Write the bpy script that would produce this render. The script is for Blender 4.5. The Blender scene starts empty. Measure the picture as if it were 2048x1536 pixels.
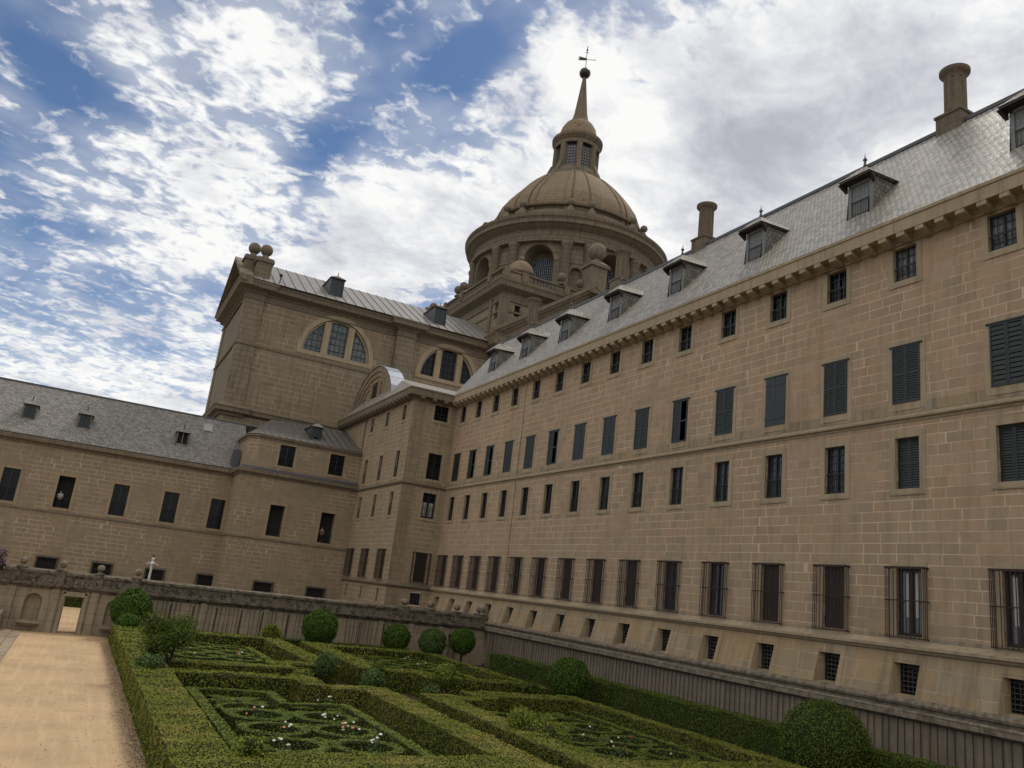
import bpy, math, random
import numpy as np
from mathutils import Vector, Matrix
R_ = math.radians
random.seed(7); rng = np.random.default_rng(11)
sc = bpy.context.scene
COL = sc.collection

# ------------------------------------------------------------------ camera
CAM_F, CAM_YAW, CAM_PITCH, CAM_ROLL, CAM_H = 1604.34, R_(26.302), R_(14.812), R_(6.787), 5.6
cam = bpy.data.cameras.new('camera'); camo = bpy.data.objects.new('camera', cam); COL.objects.link(camo)
cam.sensor_fit = 'HORIZONTAL'; cam.sensor_width = 36.0; cam.lens = 36.0*CAM_F/2048.0
cam.clip_start = 0.1; cam.clip_end = 5000
def cam_axes():
    cy, sy, cp, sp = math.cos(CAM_YAW), math.sin(CAM_YAW), math.cos(CAM_PITCH), math.sin(CAM_PITCH)
    f = Vector((sy*cp, cy*cp, sp)); r = Vector((cy, -sy, 0)); u = r.cross(f)
    c, s = math.cos(CAM_ROLL), math.sin(CAM_ROLL)
    return c*r+s*u, -s*r+c*u, f
_r, _u, _f = cam_axes()
M = Matrix((( _r.x, _u.x, -_f.x), (_r.y, _u.y, -_f.y), (_r.z, _u.z, -_f.z))).to_4x4()
M.translation = Vector((0, 0, CAM_H)); camo.matrix_world = M
sc.camera = camo

# ------------------------------------------------------------------ light, sky
SUN_EL, SUN_AZ = R_(58), R_(58)          # azimuth from +Y towards +X
sun = bpy.data.lights.new('sun', 'SUN'); suno = bpy.data.objects.new('sun', sun); COL.objects.link(suno)
sun.energy = 1.5; sun.angle = R_(12); sun.color = (1.0, 0.94, 0.85)
sd = Vector((math.sin(SUN_AZ)*math.cos(SUN_EL), math.cos(SUN_AZ)*math.cos(SUN_EL), math.sin(SUN_EL)))
suno.rotation_euler = sd.to_track_quat('Z', 'Y').to_euler()
sc.view_settings.view_transform = 'Standard'; sc.view_settings.look = 'None'
sc.view_settings.gamma = 1; sc.view_settings.exposure = 0.0

class NT:
    """small helper for node graphs"""
    def __init__(s, tree): s.t = tree; s.t.nodes.clear()
    def n(s, typ, **kw):
        o = s.t.nodes.new(typ)
        for k, v in kw.items(): setattr(o, k, v)
        return o
    def val(s, sock, v):
        if isinstance(v, bpy.types.NodeSocket): s.t.links.new(v, sock)
        elif v is not None:
            if sock.type == 'RGBA' and len(v) == 3: v = (*v, 1)
            sock.default_value = v
    def m(s, op, a, b=None, c=None, clamp=False):
        o = s.n('ShaderNodeMath', operation=op, use_clamp=clamp)
        for i, v in enumerate((a, b, c)):
            if v is not None: s.val(o.inputs[i], v)
        return o.outputs[0]
    def vm(s, op, a, b=None, sc_=None):
        o = s.n('ShaderNodeVectorMath', operation=op)
        s.val(o.inputs[0], a)
        if b is not None: s.val(o.inputs[1], b)
        if sc_ is not None: s.val(o.inputs[3], sc_)
        return o.outputs['Value'] if op in ('DOT_PRODUCT', 'LENGTH', 'DISTANCE') else o.outputs[0]
    def xyz(s, x, y, z=0.0):
        o = s.n('ShaderNodeCombineXYZ'); s.val(o.inputs[0], x); s.val(o.inputs[1], y); s.val(o.inputs[2], z); return o.outputs[0]
    def sep(s, v):
        o = s.n('ShaderNodeSeparateXYZ'); s.val(o.inputs[0], v); return o.outputs
    def noise(s, vec, scale, detail=3, rough=.55, dist=0.0, color=False):
        o = s.n('ShaderNodeTexNoise'); s.val(o.inputs['Vector'], vec)
        o.inputs['Scale'].default_value = scale; o.inputs['Detail'].default_value = detail
        o.inputs['Roughness'].default_value = rough; o.inputs['Distortion'].default_value = dist
        return o.outputs['Color'] if color else o.outputs['Fac']
    def white(s, vec):
        o = s.n('ShaderNodeTexWhiteNoise', noise_dimensions='3D'); s.val(o.inputs['Vector'], vec); return o.outputs['Value']
    def mix(s, f, a, b, mode='MIX'):
        o = s.n('ShaderNodeMix', data_type='RGBA', blend_type=mode); o.clamp_factor = True
        s.val(o.inputs[0], f); s.val(o.inputs[6], a); s.val(o.inputs[7], b); return o.outputs[2]
    def ss(s, x, a, b):
        o = s.n('ShaderNodeMapRange', interpolation_type='SMOOTHSTEP'); s.val(o.inputs[0], x)
        o.inputs[1].default_value = a; o.inputs[2].default_value = b; return o.outputs[0]
    def ramp(s, f, stops):
        o = s.n('ShaderNodeValToRGB'); s.val(o.inputs[0], f); cr = o.color_ramp
        while len(cr.elements) < len(stops): cr.elements.new(.5)
        for e, (p, c) in zip(cr.elements, stops): e.position = p; e.color = (*c, 1)
        return o.outputs[0]

def build_world():
    w = bpy.data.worlds.new('World'); sc.world = w; w.use_nodes = True
    k = NT(w.node_tree)
    out = k.n('ShaderNodeOutputWorld')
    sky = k.n('ShaderNodeTexSky', sky_type='NISHITA', sun_disc=False)
    sky.sun_elevation = SUN_EL; sky.sun_rotation = SUN_AZ; sky.altitude = 1000; sky.air_density = 1.0; sky.dust_density = 0.6; sky.ozone_density = 1.6
    tc = k.n('ShaderNodeTexCoord'); d = k.vm('NORMALIZE', tc.outputs['Generated'])
    dx, dy, dz = k.sep(d)
    den = k.m('ADD', k.m('MAXIMUM', dz, 0.0), 0.16)
    P = k.xyz(k.m('DIVIDE', dx, den), k.m('DIVIDE', dy, den), 0.0)          # a flat cloud deck overhead
    warp = k.vm('SCALE', k.vm('SUBTRACT', k.noise(P, 3.0, 4, .6, color=True), (.5, .5, .5)), None, .22)
    Pw = k.vm('ADD', P, warp)
    def blob(cx, cy, rx, ry, amt, ang=0.0):
        o = k.n('ShaderNodeMapping', vector_type='TEXTURE')
        k.val(o.inputs['Vector'], Pw); o.inputs['Location'].default_value = (cx, cy, 0)
        o.inputs['Rotation'].default_value = (0, 0, R_(ang)); o.inputs['Scale'].default_value = (rx, ry, 1)
        l = k.vm('LENGTH', o.outputs[0]); return k.m('MULTIPLY', k.m('SUBTRACT', 1.0, k.ss(l, 0.0, 1.0)), amt)
    def field(blobs):
        v = None
        for b in blobs: q = blob(*b); v = q if v is None else k.m('ADD', v, q)
        return v
    bias = field(SKY_BLOBS)
    mp = k.n('ShaderNodeMapping'); k.val(mp.inputs['Vector'], k.vm('ADD', P, k.vm('SCALE', warp, None, .35))); mp.inputs['Rotation'].default_value = (0, 0, R_(-25)); mp.inputs['Scale'].default_value = (1.0, 1.15, 1)
    Q = mp.outputs[0]
    big = k.noise(Q, 3.2, 4, .55)
    puff = k.noise(Q, 17, 3, .5, .5); fine = k.noise(Q, 46, 4, .6, .3)
    base = k.m('ADD', k.m('MULTIPLY', k.m('SUBTRACT', big, .5), 1.25), bias)
    tex = k.m('ADD', k.m('MULTIPLY', k.m('SUBTRACT', puff, .5), 1.30), k.m('MULTIPLY', k.m('SUBTRACT', fine, .5), .62))
    f = k.m('ADD', base, tex)
    mask = k.ss(f, -.25, .33)
    veil = k.m('MULTIPLY', k.ss(base, -.40, .35), .5)
    mask = k.m('MAXIMUM', mask, veil)
    # thin edges glow white, thick parts are grey underneath
    gfld = field(GREY_BLOBS)
    lump = k.noise(k.vm('ADD', Q, (.21, -.33, 2.1)), 5.5, 5, .58, .3)
    g = k.m('ADD', k.m('ADD', k.m('MULTIPLY', k.m('SUBTRACT', lump, .5), 1.5), .80), k.m('MULTIPLY', k.m('SUBTRACT', fine, .5), .25))
    g = k.m('SUBTRACT', g, gfld)
    cl = k.ramp(g, [(.15, (.46, .47, .53)), (.40, (.58, .59, .65)), (.62, (.73, .74, .78)), (.90, (.97, .97, .96))])
    # warm boost added to the unseen clouds behind the viewer, to brighten the facades
    rear_boost = k.ss(k.vm('DOT_PRODUCT', d, (-.42, -.52, .74)), .12, .85)
    cl = k.mix(rear_boost, cl, k.mix(1.0, cl, (1.25, 1.16, 1.04), 'MULTIPLY'))
    skyc = k.mix(1.0, sky.outputs[0], SKY_TINT, 'MULTIPLY')
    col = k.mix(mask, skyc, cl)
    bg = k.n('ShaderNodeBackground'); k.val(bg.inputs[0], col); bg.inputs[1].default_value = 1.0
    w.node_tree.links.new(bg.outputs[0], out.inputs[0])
    try: w.cycles.sampling_method = 'MANUAL'; w.cycles.sample_map_resolution = 512
    except Exception: pass
SKY_TINT = (.072, .082, .092)
SKY_BLOBS = [(-.20, 1.40, .20, .30, -0.336), (-.25, 2.02, .16, .34, -0.272), (.23, 1.43, .10, .32, -0.400, -8), (.37, 1.03, .11, .16, -0.464),
             (.19, .98, .12, .10, -0.256), (-.03, 2.2, .16, .22, -0.272), (-.07, 1.13, .10, .10, -0.256), (-.32, 1.7, .12, .2, -0.120),
             (.12, 1.17, .16, .17, .46), (.10, 1.70, .20, .40, .44), (-.1, 1.3, .10, .14, .26), (.0, 2.0, .14, .3, .2), (.52, .98, .15, .15, .40), (.42, 1.72, .26, .55, .65), (.62, 1.45, .25, .4, .5), (.85, .95, .42, .70, 1.0), (1.5, .6, 1.2, 1.4, .5), (-1.2, 1.2, .9, 2.5, .25), (-.6, -.8, 2.2, 1.6, .8), (.2, 3.2, 1.2, 1.1, .35)]
GREY_BLOBS = [(.84, .74, .36, .40, .28), (.60, 1.45, .4, .5, .16), (.88, 1.0, .26, .28, .34), (.62, 1.2, .2, .25, .12), (.67, .97, .10, .08, -.25), (.50, .96, .12, .12, -.25), (.36, 1.62, .2, .3, .12),
              (.10, 1.70, .3, .6, -.12), (.10, 1.2, .25, .25, -.15)]
build_world()

# ------------------------------------------------------------------ materials
MAT = {}
def new_mat(name):
    m = bpy.data.materials.new(name); m.use_nodes = True; MAT[name] = m
    k = NT(m.node_tree); out = k.n('ShaderNodeOutputMaterial'); b = k.n('ShaderNodeBsdfPrincipled')
    m.node_tree.links.new(b.outputs[0], out.inputs[0])
    return m, k, b
def planar_uv(k):
    """distance along the wall (u) and up the wall or slope (v), from the face's own direction"""
    g = k.n('ShaderNodeNewGeometry'); N = g.outputs['True Normal']; P = g.outputs['Position']
    t = k.vm('NORMALIZE', k.vm('CROSS_PRODUCT', (0, 0, 1), k.vm('ADD', N, (1e-4, 2e-4, 0))))
    b = k.vm('CROSS_PRODUCT', N, t)
    return k.vm('DOT_PRODUCT', P, t), k.vm('DOT_PRODUCT', P, b), P
def uv_attr(k):
    a = k.n('ShaderNodeUVMap', uv_map='UVMap'); s = k.sep(a.outputs[0])
    return s[0], s[1], k.n('ShaderNodeNewGeometry').outputs['Position']
def bump(k, b, h, strength, dist=.02):
    o = k.n('ShaderNodeBump'); o.inputs['Strength'].default_value = strength; o.inputs['Distance'].default_value = dist
    k.val(o.inputs['Height'], h); k.val(b.inputs['Normal'], o.outputs[0])
def stone(name, base, mortar, bw=1.15, bh=.52, mw=.022, show=(.35, .62), var=.22, lichen=.0, uv=planar_uv, warm=(1.1, .96, .8), joint_dark=False, mortar_amt=.75, streak=.0, grime=.25):
    m, k, b = new_mat(name); u, v, P = uv(k)
    wob = k.noise(P, .9, 2); u0 = k.m('ADD', u, k.m('MULTIPLY', wob, .05)); v0 = k.m('ADD', v, k.m('MULTIPLY', k.noise(P, .7, 2), .05))
    vr = k.m('DIVIDE', v0, bh); row = k.m('FLOOR', vr); fv = k.m('FRACT', vr)
    rr = k.white(k.xyz(row, 3.7, 1.1))
    uu = k.m('ADD', k.m('DIVIDE', u0, bw), k.m('MULTIPLY', rr, 37.3))
    uu = k.m('ADD', uu, k.m('MULTIPLY', k.noise(k.xyz(uu, k.m('MULTIPLY', row, 7.31), 0), .75, 1), 1.5))
    cell = k.m('FLOOR', uu); fu = k.m('FRACT', uu)
    h = k.white(k.xyz(cell, row, .5)); h2 = k.white(k.xyz(cell, row, 4.5))
    du = k.m('MULTIPLY', k.m('MINIMUM', fu, k.m('SUBTRACT', 1, fu)), bw); dv = k.m('MULTIPLY', k.m('MINIMUM', fv, k.m('SUBTRACT', 1, fv)), bh)
    d = k.m('ADD', k.m('MINIMUM', du, dv), k.m('MULTIPLY', k.m('SUBTRACT', k.noise(P, 9, 2), .5), mw*1.1))
    joint = k.m('SUBTRACT', 1, k.ss(d, mw*.45, mw*1.15))
    vis = k.ss(k.noise(P, .33, 3, .6), show[0], show[1])
    big = k.noise(P, .16, 4, .6); mid = k.noise(P, 1.7, 4, .6); fin = k.noise(P, 22, 3, .65)
    c = k.mix(k.m('MULTIPLY', h, var*2, clamp=True), base, tuple(x*.72 for x in base))
    c = k.mix(k.m('MULTIPLY', h2, var*1.3, clamp=True), c, tuple(x*y for x, y in zip(base, warm)))
    c = k.mix(k.m('MULTIPLY', k.ss(big, .35, .7), .35), c, tuple(x*.74 for x in base))
    c = k.mix(k.m('MULTIPLY', k.ss(mid, .45, .75), grime), c, (base[0]*.62, base[1]*.6, base[2]*.58))
    c = k.mix(k.m('MULTIPLY', k.ss(fin, .3, .7), .22), c, tuple(x*1.22 for x in base))
    if streak:
        st = k.noise(k.xyz(k.m('MULTIPLY', u, 2.1), k.m('MULTIPLY', v, .16), 0), 1.3, 4, .65)
        c = k.mix(k.m('MULTIPLY', k.ss(st, .44, .68), streak), c, (base[0]*.42, base[1]*.4, base[2]*.38))
        st2 = k.noise(k.xyz(k.m('MULTIPLY', u, 1.7), k.m('MULTIPLY', v, .13), 7), 1.0, 3, .6)
        c = k.mix(k.m('MULTIPLY', k.ss(st2, .55, .75), streak*.7), c, (base[0]*1.0, base[1]*.78, base[2]*.5))
    mc = mortar if not joint_dark else tuple(x*.42 for x in base)
    c = k.mix(k.m('MULTIPLY', k.m('MULTIPLY', joint, vis), mortar_amt), c, mc)
    if lichen:
        l = k.noise(P, 2.6, 5, .7); l2 = k.noise(P, 7.5, 4, .7)
        c = k.mix(k.m('MULTIPLY', k.ss(l, .42, .62), lichen), c, (.035, .031, .026))
        c = k.mix(k.m('MULTIPLY', k.ss(l2, .58, .68), lichen*.8), c, (.42, .39, .33))
        c = k.mix(k.m('MULTIPLY', k.ss(k.noise(P, 3.9, 4, .7), .57, .68), lichen*.5), c, (.13, .12, .04))
    k.val(b.inputs['Base Color'], c); b.inputs['Roughness'].default_value = .9; b.inputs['Specular IOR Level'].default_value = .25
    hgt = k.m('SUBTRACT', k.m('ADD', k.m('MULTIPLY', fin, .25), k.m('ADD', k.m('MULTIPLY', mid, .3), k.m('MULTIPLY', h, .22))), k.m('MULTIPLY', joint, .35))
    bump(k, b, hgt, .5, .035)
    return m
def slate(name, base, tw=.24, th=.17, rough=.42, var=.5, uv=planar_uv):
    m, k, b = new_mat(name); u, v, P = uv(k)
    vr = k.m('DIVIDE', v, th); row = k.m('FLOOR', vr); fv = k.m('FRACT', vr)
    uu = k.m('ADD', k.m('DIVIDE', u, tw), k.m('ADD', k.m('MULTIPLY', k.m('MODULO', row, 2.0), .5), k.m('MULTIPLY', k.white(k.xyz(row, 1, 2)), .25)))
    cell = k.m('FLOOR', uu); fu = k.m('FRACT', uu); h = k.white(k.xyz(cell, row, .3)); h2 = k.white(k.xyz(cell, row, 8.3))
    e = k.m('MINIMUM', k.m('MULTIPLY', k.m('MINIMUM', fu, k.m('SUBTRACT', 1, fu)), tw), k.m('MULTIPLY', fv, th*1.3))
    gap = k.m('SUBTRACT', 1, k.ss(e, .008, .055))
    c = k.mix(k.m('MULTIPLY', h, 1.0), tuple(x*(1-var) for x in base), tuple(x*(1+var*.75) for x in base))
    c = k.mix(k.m('MULTIPLY', k.ss(k.noise(P, .5, 5, .65), .4, .7), .2), c, (base[0]*1.15, base[1]*1.08, base[2]*.95))
    c = k.mix(k.m('MULTIPLY', k.ss(k.noise(P, 2.4, 4, .7), .56, .72), .18), c, tuple(x*.5 for x in base))
    c = k.mix(k.m('MULTIPLY', gap, .8), c, tuple(x*.20 for x in base))
    k.val(b.inputs['Base Color'], c)
    k.val(b.inputs['Roughness'], k.m('ADD', rough-.1, k.m('MULTIPLY', h2, .25)))
    hh = k.m('ADD', k.m('SUBTRACT', k.m('MULTIPLY', k.m('SUBTRACT', 1, fv), .6), k.m('MULTIPLY', gap, .5)), k.m('MULTIPLY', h2, .5))
    bump(k, b, hh, .55, .03)
def plain(name, base, rough=.6, metal=0.0, nscale=6, namt=.25, spec=.5, bumpamt=.0, lo=.6):
    m, k, b = new_mat(name); g = k.n('ShaderNodeNewGeometry'); P = g.outputs['Position']
    n1 = k.noise(P, nscale, 4, .6)
    c = k.mix(k.m('MULTIPLY', k.ss(n1, .35, .7), namt*2, clamp=True), base, tuple(x*lo for x in base))
    k.val(b.inputs['Base Color'], c); b.inputs['Roughness'].default_value = rough; b.inputs['Metallic'].default_value = metal
    b.inputs['Specular IOR Level'].default_value = spec
    if bumpamt: bump(k, b, n1, bumpamt, .03)
    return m
def foliage(name, cols, fine=14.0, patch=.55, patchcol=None, patchamt=.5, rough=.75):
    m, k, b = new_mat(name); g = k.n('ShaderNodeNewGeometry'); P = g.outputs['Position']
    f = k.m('ADD', k.m('MULTIPLY', k.noise(P, fine, 3, .65), .78), k.m('MULTIPLY', g.outputs['Random Per Island'], .22))
    c = k.ramp(f, [(.25, cols[0]), (.5, cols[1]), (.78, cols[2])])
    if patchcol: c = k.mix(k.m('MULTIPLY', k.ss(k.noise(P, patch, 4, .6), .45, .68), patchamt), c, patchcol)
    k.val(b.inputs['Base Color'], c); b.inputs['Roughness'].default_value = rough; b.inputs['Specular IOR Level'].default_value = .12
    b.inputs['Subsurface Weight'].default_value = 0.0
    return m

WARM = (.385, .298, .214)
stone('wing_ashlar', WARM, (.65, .53, .395), bw=.95, bh=.47, mw=.027, show=(.32, .58), var=.46, mortar_amt=.64, grime=.32, streak=.28)
stone('pavilion_ashlar', (.315, .258, .182), (.55, .46, .34), bw=1.0, bh=.47, mw=.028, show=(.34, .58), var=.42, mortar_amt=.7, grime=.36, streak=.32)
stone('quoin_stone', (.275, .23, .165), (0, 0, 0), bw=1.4, bh=.755, mw=.03, show=(.25, .45), var=.34, joint_dark=True, mortar_amt=.65, streak=.4, grime=.4)
stone('low_ashlar', (.275, .226, .162), (.50, .415, .30), bw=.95, bh=.45, mw=.034, show=(.40, .62), var=.34, mortar_amt=.7, grime=.4, streak=.2)
stone('batter_ashlar', (.335, .275, .19), (.50, .43, .32), bw=1.9, bh=.85, mw=.022, show=(.35, .55), var=.46, warm=(1.12, .88, .58), streak=.5, mortar_amt=.5, grime=.5)
stone('band_stone', (.33, .285, .215), (.40, .34, .25), bw=1.3, bh=1.2, mw=.015, show=(.3, .5), var=.5, warm=(1.12, .86, .52), mortar_amt=.4, streak=.6, grime=.4)
stone('church_ashlar', (.25, .209, .150), (.44, .37, .25), bw=1.6, bh=.66, mw=.05, show=(.34, .58), var=.42, mortar_amt=.6, streak=.45, grime=.35)
stone('church_joint', (.232, .197, .145), (0, 0, 0), bw=1.7, bh=.7, mw=.055, show=(.3, .5), var=.36, joint_dark=True, mortar_amt=.75, streak=.5, grime=.4)
stone('dome_ashlar', (.245, .195, .138), (0, 0, 0), bw=1.7, bh=.66, mw=.06, show=(.22, .42), var=.38, joint_dark=True, mortar_amt=.7, uv=uv_attr, grime=.35)
stone('drum_ashlar', (.205, .176, .134), (0, 0, 0), bw=1.5, bh=.85, mw=.065, show=(.25, .45), var=.36, joint_dark=True, mortar_amt=.8, uv=uv_attr, grime=.35, streak=.45)
stone('trim_stone', (.36, .30, .212), (0, 0, 0), bw=2.6, bh=6.0, mw=.016, show=(.2, .5), var=.2, joint_dark=True, mortar_amt=.5, streak=.4, grime=.35)
stone('low_trim_stone', (.315, .255, .17), (0, 0, 0), bw=2.6, bh=6.0, mw=.016, show=(.2, .5), var=.2, joint_dark=True, mortar_amt=.5, streak=.35, grime=.35)
stone('dark_trim_stone', (.198, .169, .125), (0, 0, 0), bw=2.2, bh=6.0, mw=.03, show=(.2, .5), var=.3, joint_dark=True, mortar_amt=.6, streak=.6, grime=.5)
stone('pier_stone', (.20, .171, .129), (0, 0, 0), bw=1.6, bh=.6, mw=.04, show=(.25, .45), var=.34, joint_dark=True, mortar_amt=.65, streak=.5, grime=.4)
stone('chimney_stone', (.17, .145, .112), (0, 0, 0), bw=1.2, bh=.6, mw=.03, show=(.25, .45), var=.4, joint_dark=True, mortar_amt=.5, streak=.6, grime=.45)
stone('garden_stone', (.315, .27, .20), (0, 0, 0), bw=1.5, bh=.7, mw=.022, show=(.25, .45), var=.34, joint_dark=True, mortar_amt=.6, streak=.5, grime=.45)
stone('lichen_stone', (.165, .14, .108), (0, 0, 0), bw=1.8, bh=3.0, mw=.02, show=(.2, .5), var=.2, joint_dark=True, mortar_amt=.5, lichen=.9, grime=.45)
stone('weathered_stone', (.235, .20, .155), (0, 0, 0), bw=2.0, bh=3.0, mw=.03, show=(.2, .5), var=.28, joint_dark=True, mortar_amt=.6, lichen=.5, streak=.5, grime=.45)
stone('retaining_stone', (.22, .185, .145), (.3, .27, .22), bw=1.1, bh=.5, mw=.02, show=(.4, .65), var=.34, streak=.55, mortar_amt=.4, grime=.45)
slate('slate_sheen', (.285, .268, .24), tw=.30, th=.27, rough=.50, var=.36)
slate('slate_grey', (.20, .193, .18), tw=.32, th=.25, rough=.6, var=.38)
slate('slate_cheek', (.15, .148, .14), tw=.36, th=.26, rough=.5, var=.4)
plain('lead_sheet', (.235, .22, .20), .5, 0, 1.4, .3)
plain('lead_brown', (.135, .127, .118), .55, 0, 1.4, .3)
slate('slate_cap', (.27, .255, .225), tw=.30, th=.27, rough=.8, var=.36)
plain('lead_blue', (.26, .30, .37), .42, .2, 2.2, .3)
plain('lead_dark', (.075, .08, .095), .45, 0, 2, .2)
plain('iron_black', (.012, .012, .013), .5, 0, 9, .2)
plain('iron_grey', (.085, .085, .09), .5, 0, 9, .3)
plain('iron_rust', (.034, .018, .014), .75, 0, 14, .4)
plain('shutter_green', (.014, .022, .022), .5, 0, 5, .25)
plain('shutter_blue', (.022, .031, .036), .5, 0, 5, .25)
plain('dormer_wood', (.185, .20, .215), .6, 0, 7, .3)
plain('brown_wood', (.022, .015, .012), .6, 0, 8, .35)
plain('dark_recess', (.006, .006, .007), .8, 0, 8, .2)
plain('window_frame_dark', (.012, .014, .018), .5, 0, 8, .2)
plain('green_door', (.035, .10, .055), .6, 0, 8, .25)
plain('white_paint', (.55, .55, .54), .5, 0, 3, .12)
plain('curtain_white', (.46, .46, .45), .8, 0, 5, .12)
plain('bark', (.045, .035, .025), .9, 0, 9, .4, bumpamt=.5)
plain('skin', (.45, .28, .20), .55, 0, 8, .1)
plain('shirt_white', (.36, .40, .50), .8, 0, 8, .1)
plain('shirt_grey', (.22, .21, .22), .8, 0, 8, .1)
plain('trousers_dark', (.02, .022, .03), .8, 0, 8, .1)
plain('hair_dark', (.015, .011, .009), .6, 0, 20, .2)
plain('petal_white', (.80, .76, .68), .7, 0, 20, .1)
plain('petal_pink', (.72, .33, .24), .7, 0, 20, .2)
plain('petal_red', (.40, .05, .04), .7, 0, 20, .2)
plain('bronze_ball', (.016, .014, .014), .45, 0, 6, .3)
plain('tile_brown', (.12, .09, .07), .8, 0, 6, .3)
plain('pale_hatch', (.30, .31, .29), .5, 0, 4, .15)

def glass(name, base, rough, spec=.5):
    m, k, b = new_mat(name); P = k.n('ShaderNodeNewGeometry').outputs['Position']
    n = k.noise(P, 1.9, 3, .6)
    k.val(b.inputs['Base Color'], k.mix(k.ss(n, .35, .65), base, tuple(x*.45 for x in base)))
    b.inputs['Roughness'].default_value = rough; b.inputs['Specular IOR Level'].default_value = spec
    bump(k, b, k.noise(P, 3.0, 2), .06, .05)
glass('glass_dark', (.006, .007, .009), .12, .22)
glass('glass_blue', (.055, .068, .088), .10, .8)
glass('glass_pale', (.13, .15, .155), .25)

m, k, b = new_mat('path_sand'); P = k.n('ShaderNodeNewGeometry').outputs['Position']
c = k.mix(k.ss(k.noise(P, .35, 5, .6), .35, .7), (.485, .348, .212), (.39, .28, .17))
trk = k.noise(k.vm('MULTIPLY', P, (2.2, .12, 1)), 1.6, 5, .65)
c = k.mix(k.m('MULTIPLY', k.ss(trk, .45, .7), .45), c, (.58, .43, .275))
c = k.mix(k.m('MULTIPLY', k.ss(k.noise(P, 60, 2, .6), .5, .75), .3), c, (.26, .19, .12))
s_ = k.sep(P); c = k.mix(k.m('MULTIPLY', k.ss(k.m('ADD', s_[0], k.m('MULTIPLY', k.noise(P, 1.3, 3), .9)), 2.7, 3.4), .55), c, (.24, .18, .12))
k.val(b.inputs['Base Color'], c); b.inputs['Roughness'].default_value = .95; b.inputs['Specular IOR Level'].default_value = .1
bump(k, b, k.noise(P, 25, 4, .7), .35, .03)
m, k, b = new_mat('garden_soil'); P = k.n('ShaderNodeNewGeometry').outputs['Position']
c = k.mix(k.ss(k.noise(P, 1.2, 5, .65), .4, .65), (.075, .055, .035), (.03, .035, .014))
k.val(b.inputs['Base Color'], c); b.inputs['Roughness'].default_value = 1.0; b.inputs['Specular IOR Level'].default_value = .05
bump(k, b, k.noise(P, 14, 4, .7), .6, .05)
plain('ground_earth', (.20, .15, .10), .95, 0, .4, .4)

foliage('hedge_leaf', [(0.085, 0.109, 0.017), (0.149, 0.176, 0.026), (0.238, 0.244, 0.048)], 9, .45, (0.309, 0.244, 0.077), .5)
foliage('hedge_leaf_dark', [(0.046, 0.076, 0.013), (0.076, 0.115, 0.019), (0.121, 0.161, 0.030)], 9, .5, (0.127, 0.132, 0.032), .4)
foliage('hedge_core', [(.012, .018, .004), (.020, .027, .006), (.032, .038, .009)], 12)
foliage('topiary_leaf', [(0.032, 0.069, 0.011), (0.055, 0.108, 0.016), (0.090, 0.147, 0.023)], 7, .8, (0.079, 0.111, 0.021), .4)
foliage('topiary_grey', [(0.043, 0.078, 0.022), (0.071, 0.117, 0.034), (0.108, 0.157, 0.050)], 7)
foliage('shrub_leaf', [(0.078, 0.109, 0.017), (0.150, 0.190, 0.030), (0.275, 0.304, 0.058)], 8, 1.1, (0.230, 0.246, 0.046), .5)
foliage('box_leaf', [(0.095, 0.142, 0.023), (0.155, 0.219, 0.036), (0.257, 0.304, 0.062)], 13, .7, (0.270, 0.257, 0.068), .45)
foliage('rose_leaf', [(0.041, 0.076, 0.023), (0.084, 0.142, 0.046), (0.162, 0.236, 0.088)], 12)
foliage('litter', [(.05, .035, .02), (.13, .09, .05), (.22, .15, .08)], 12)
foliage('heather', [(.05, .02, .035), (.16, .10, .13), (.42, .36, .40)], 12)

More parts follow.
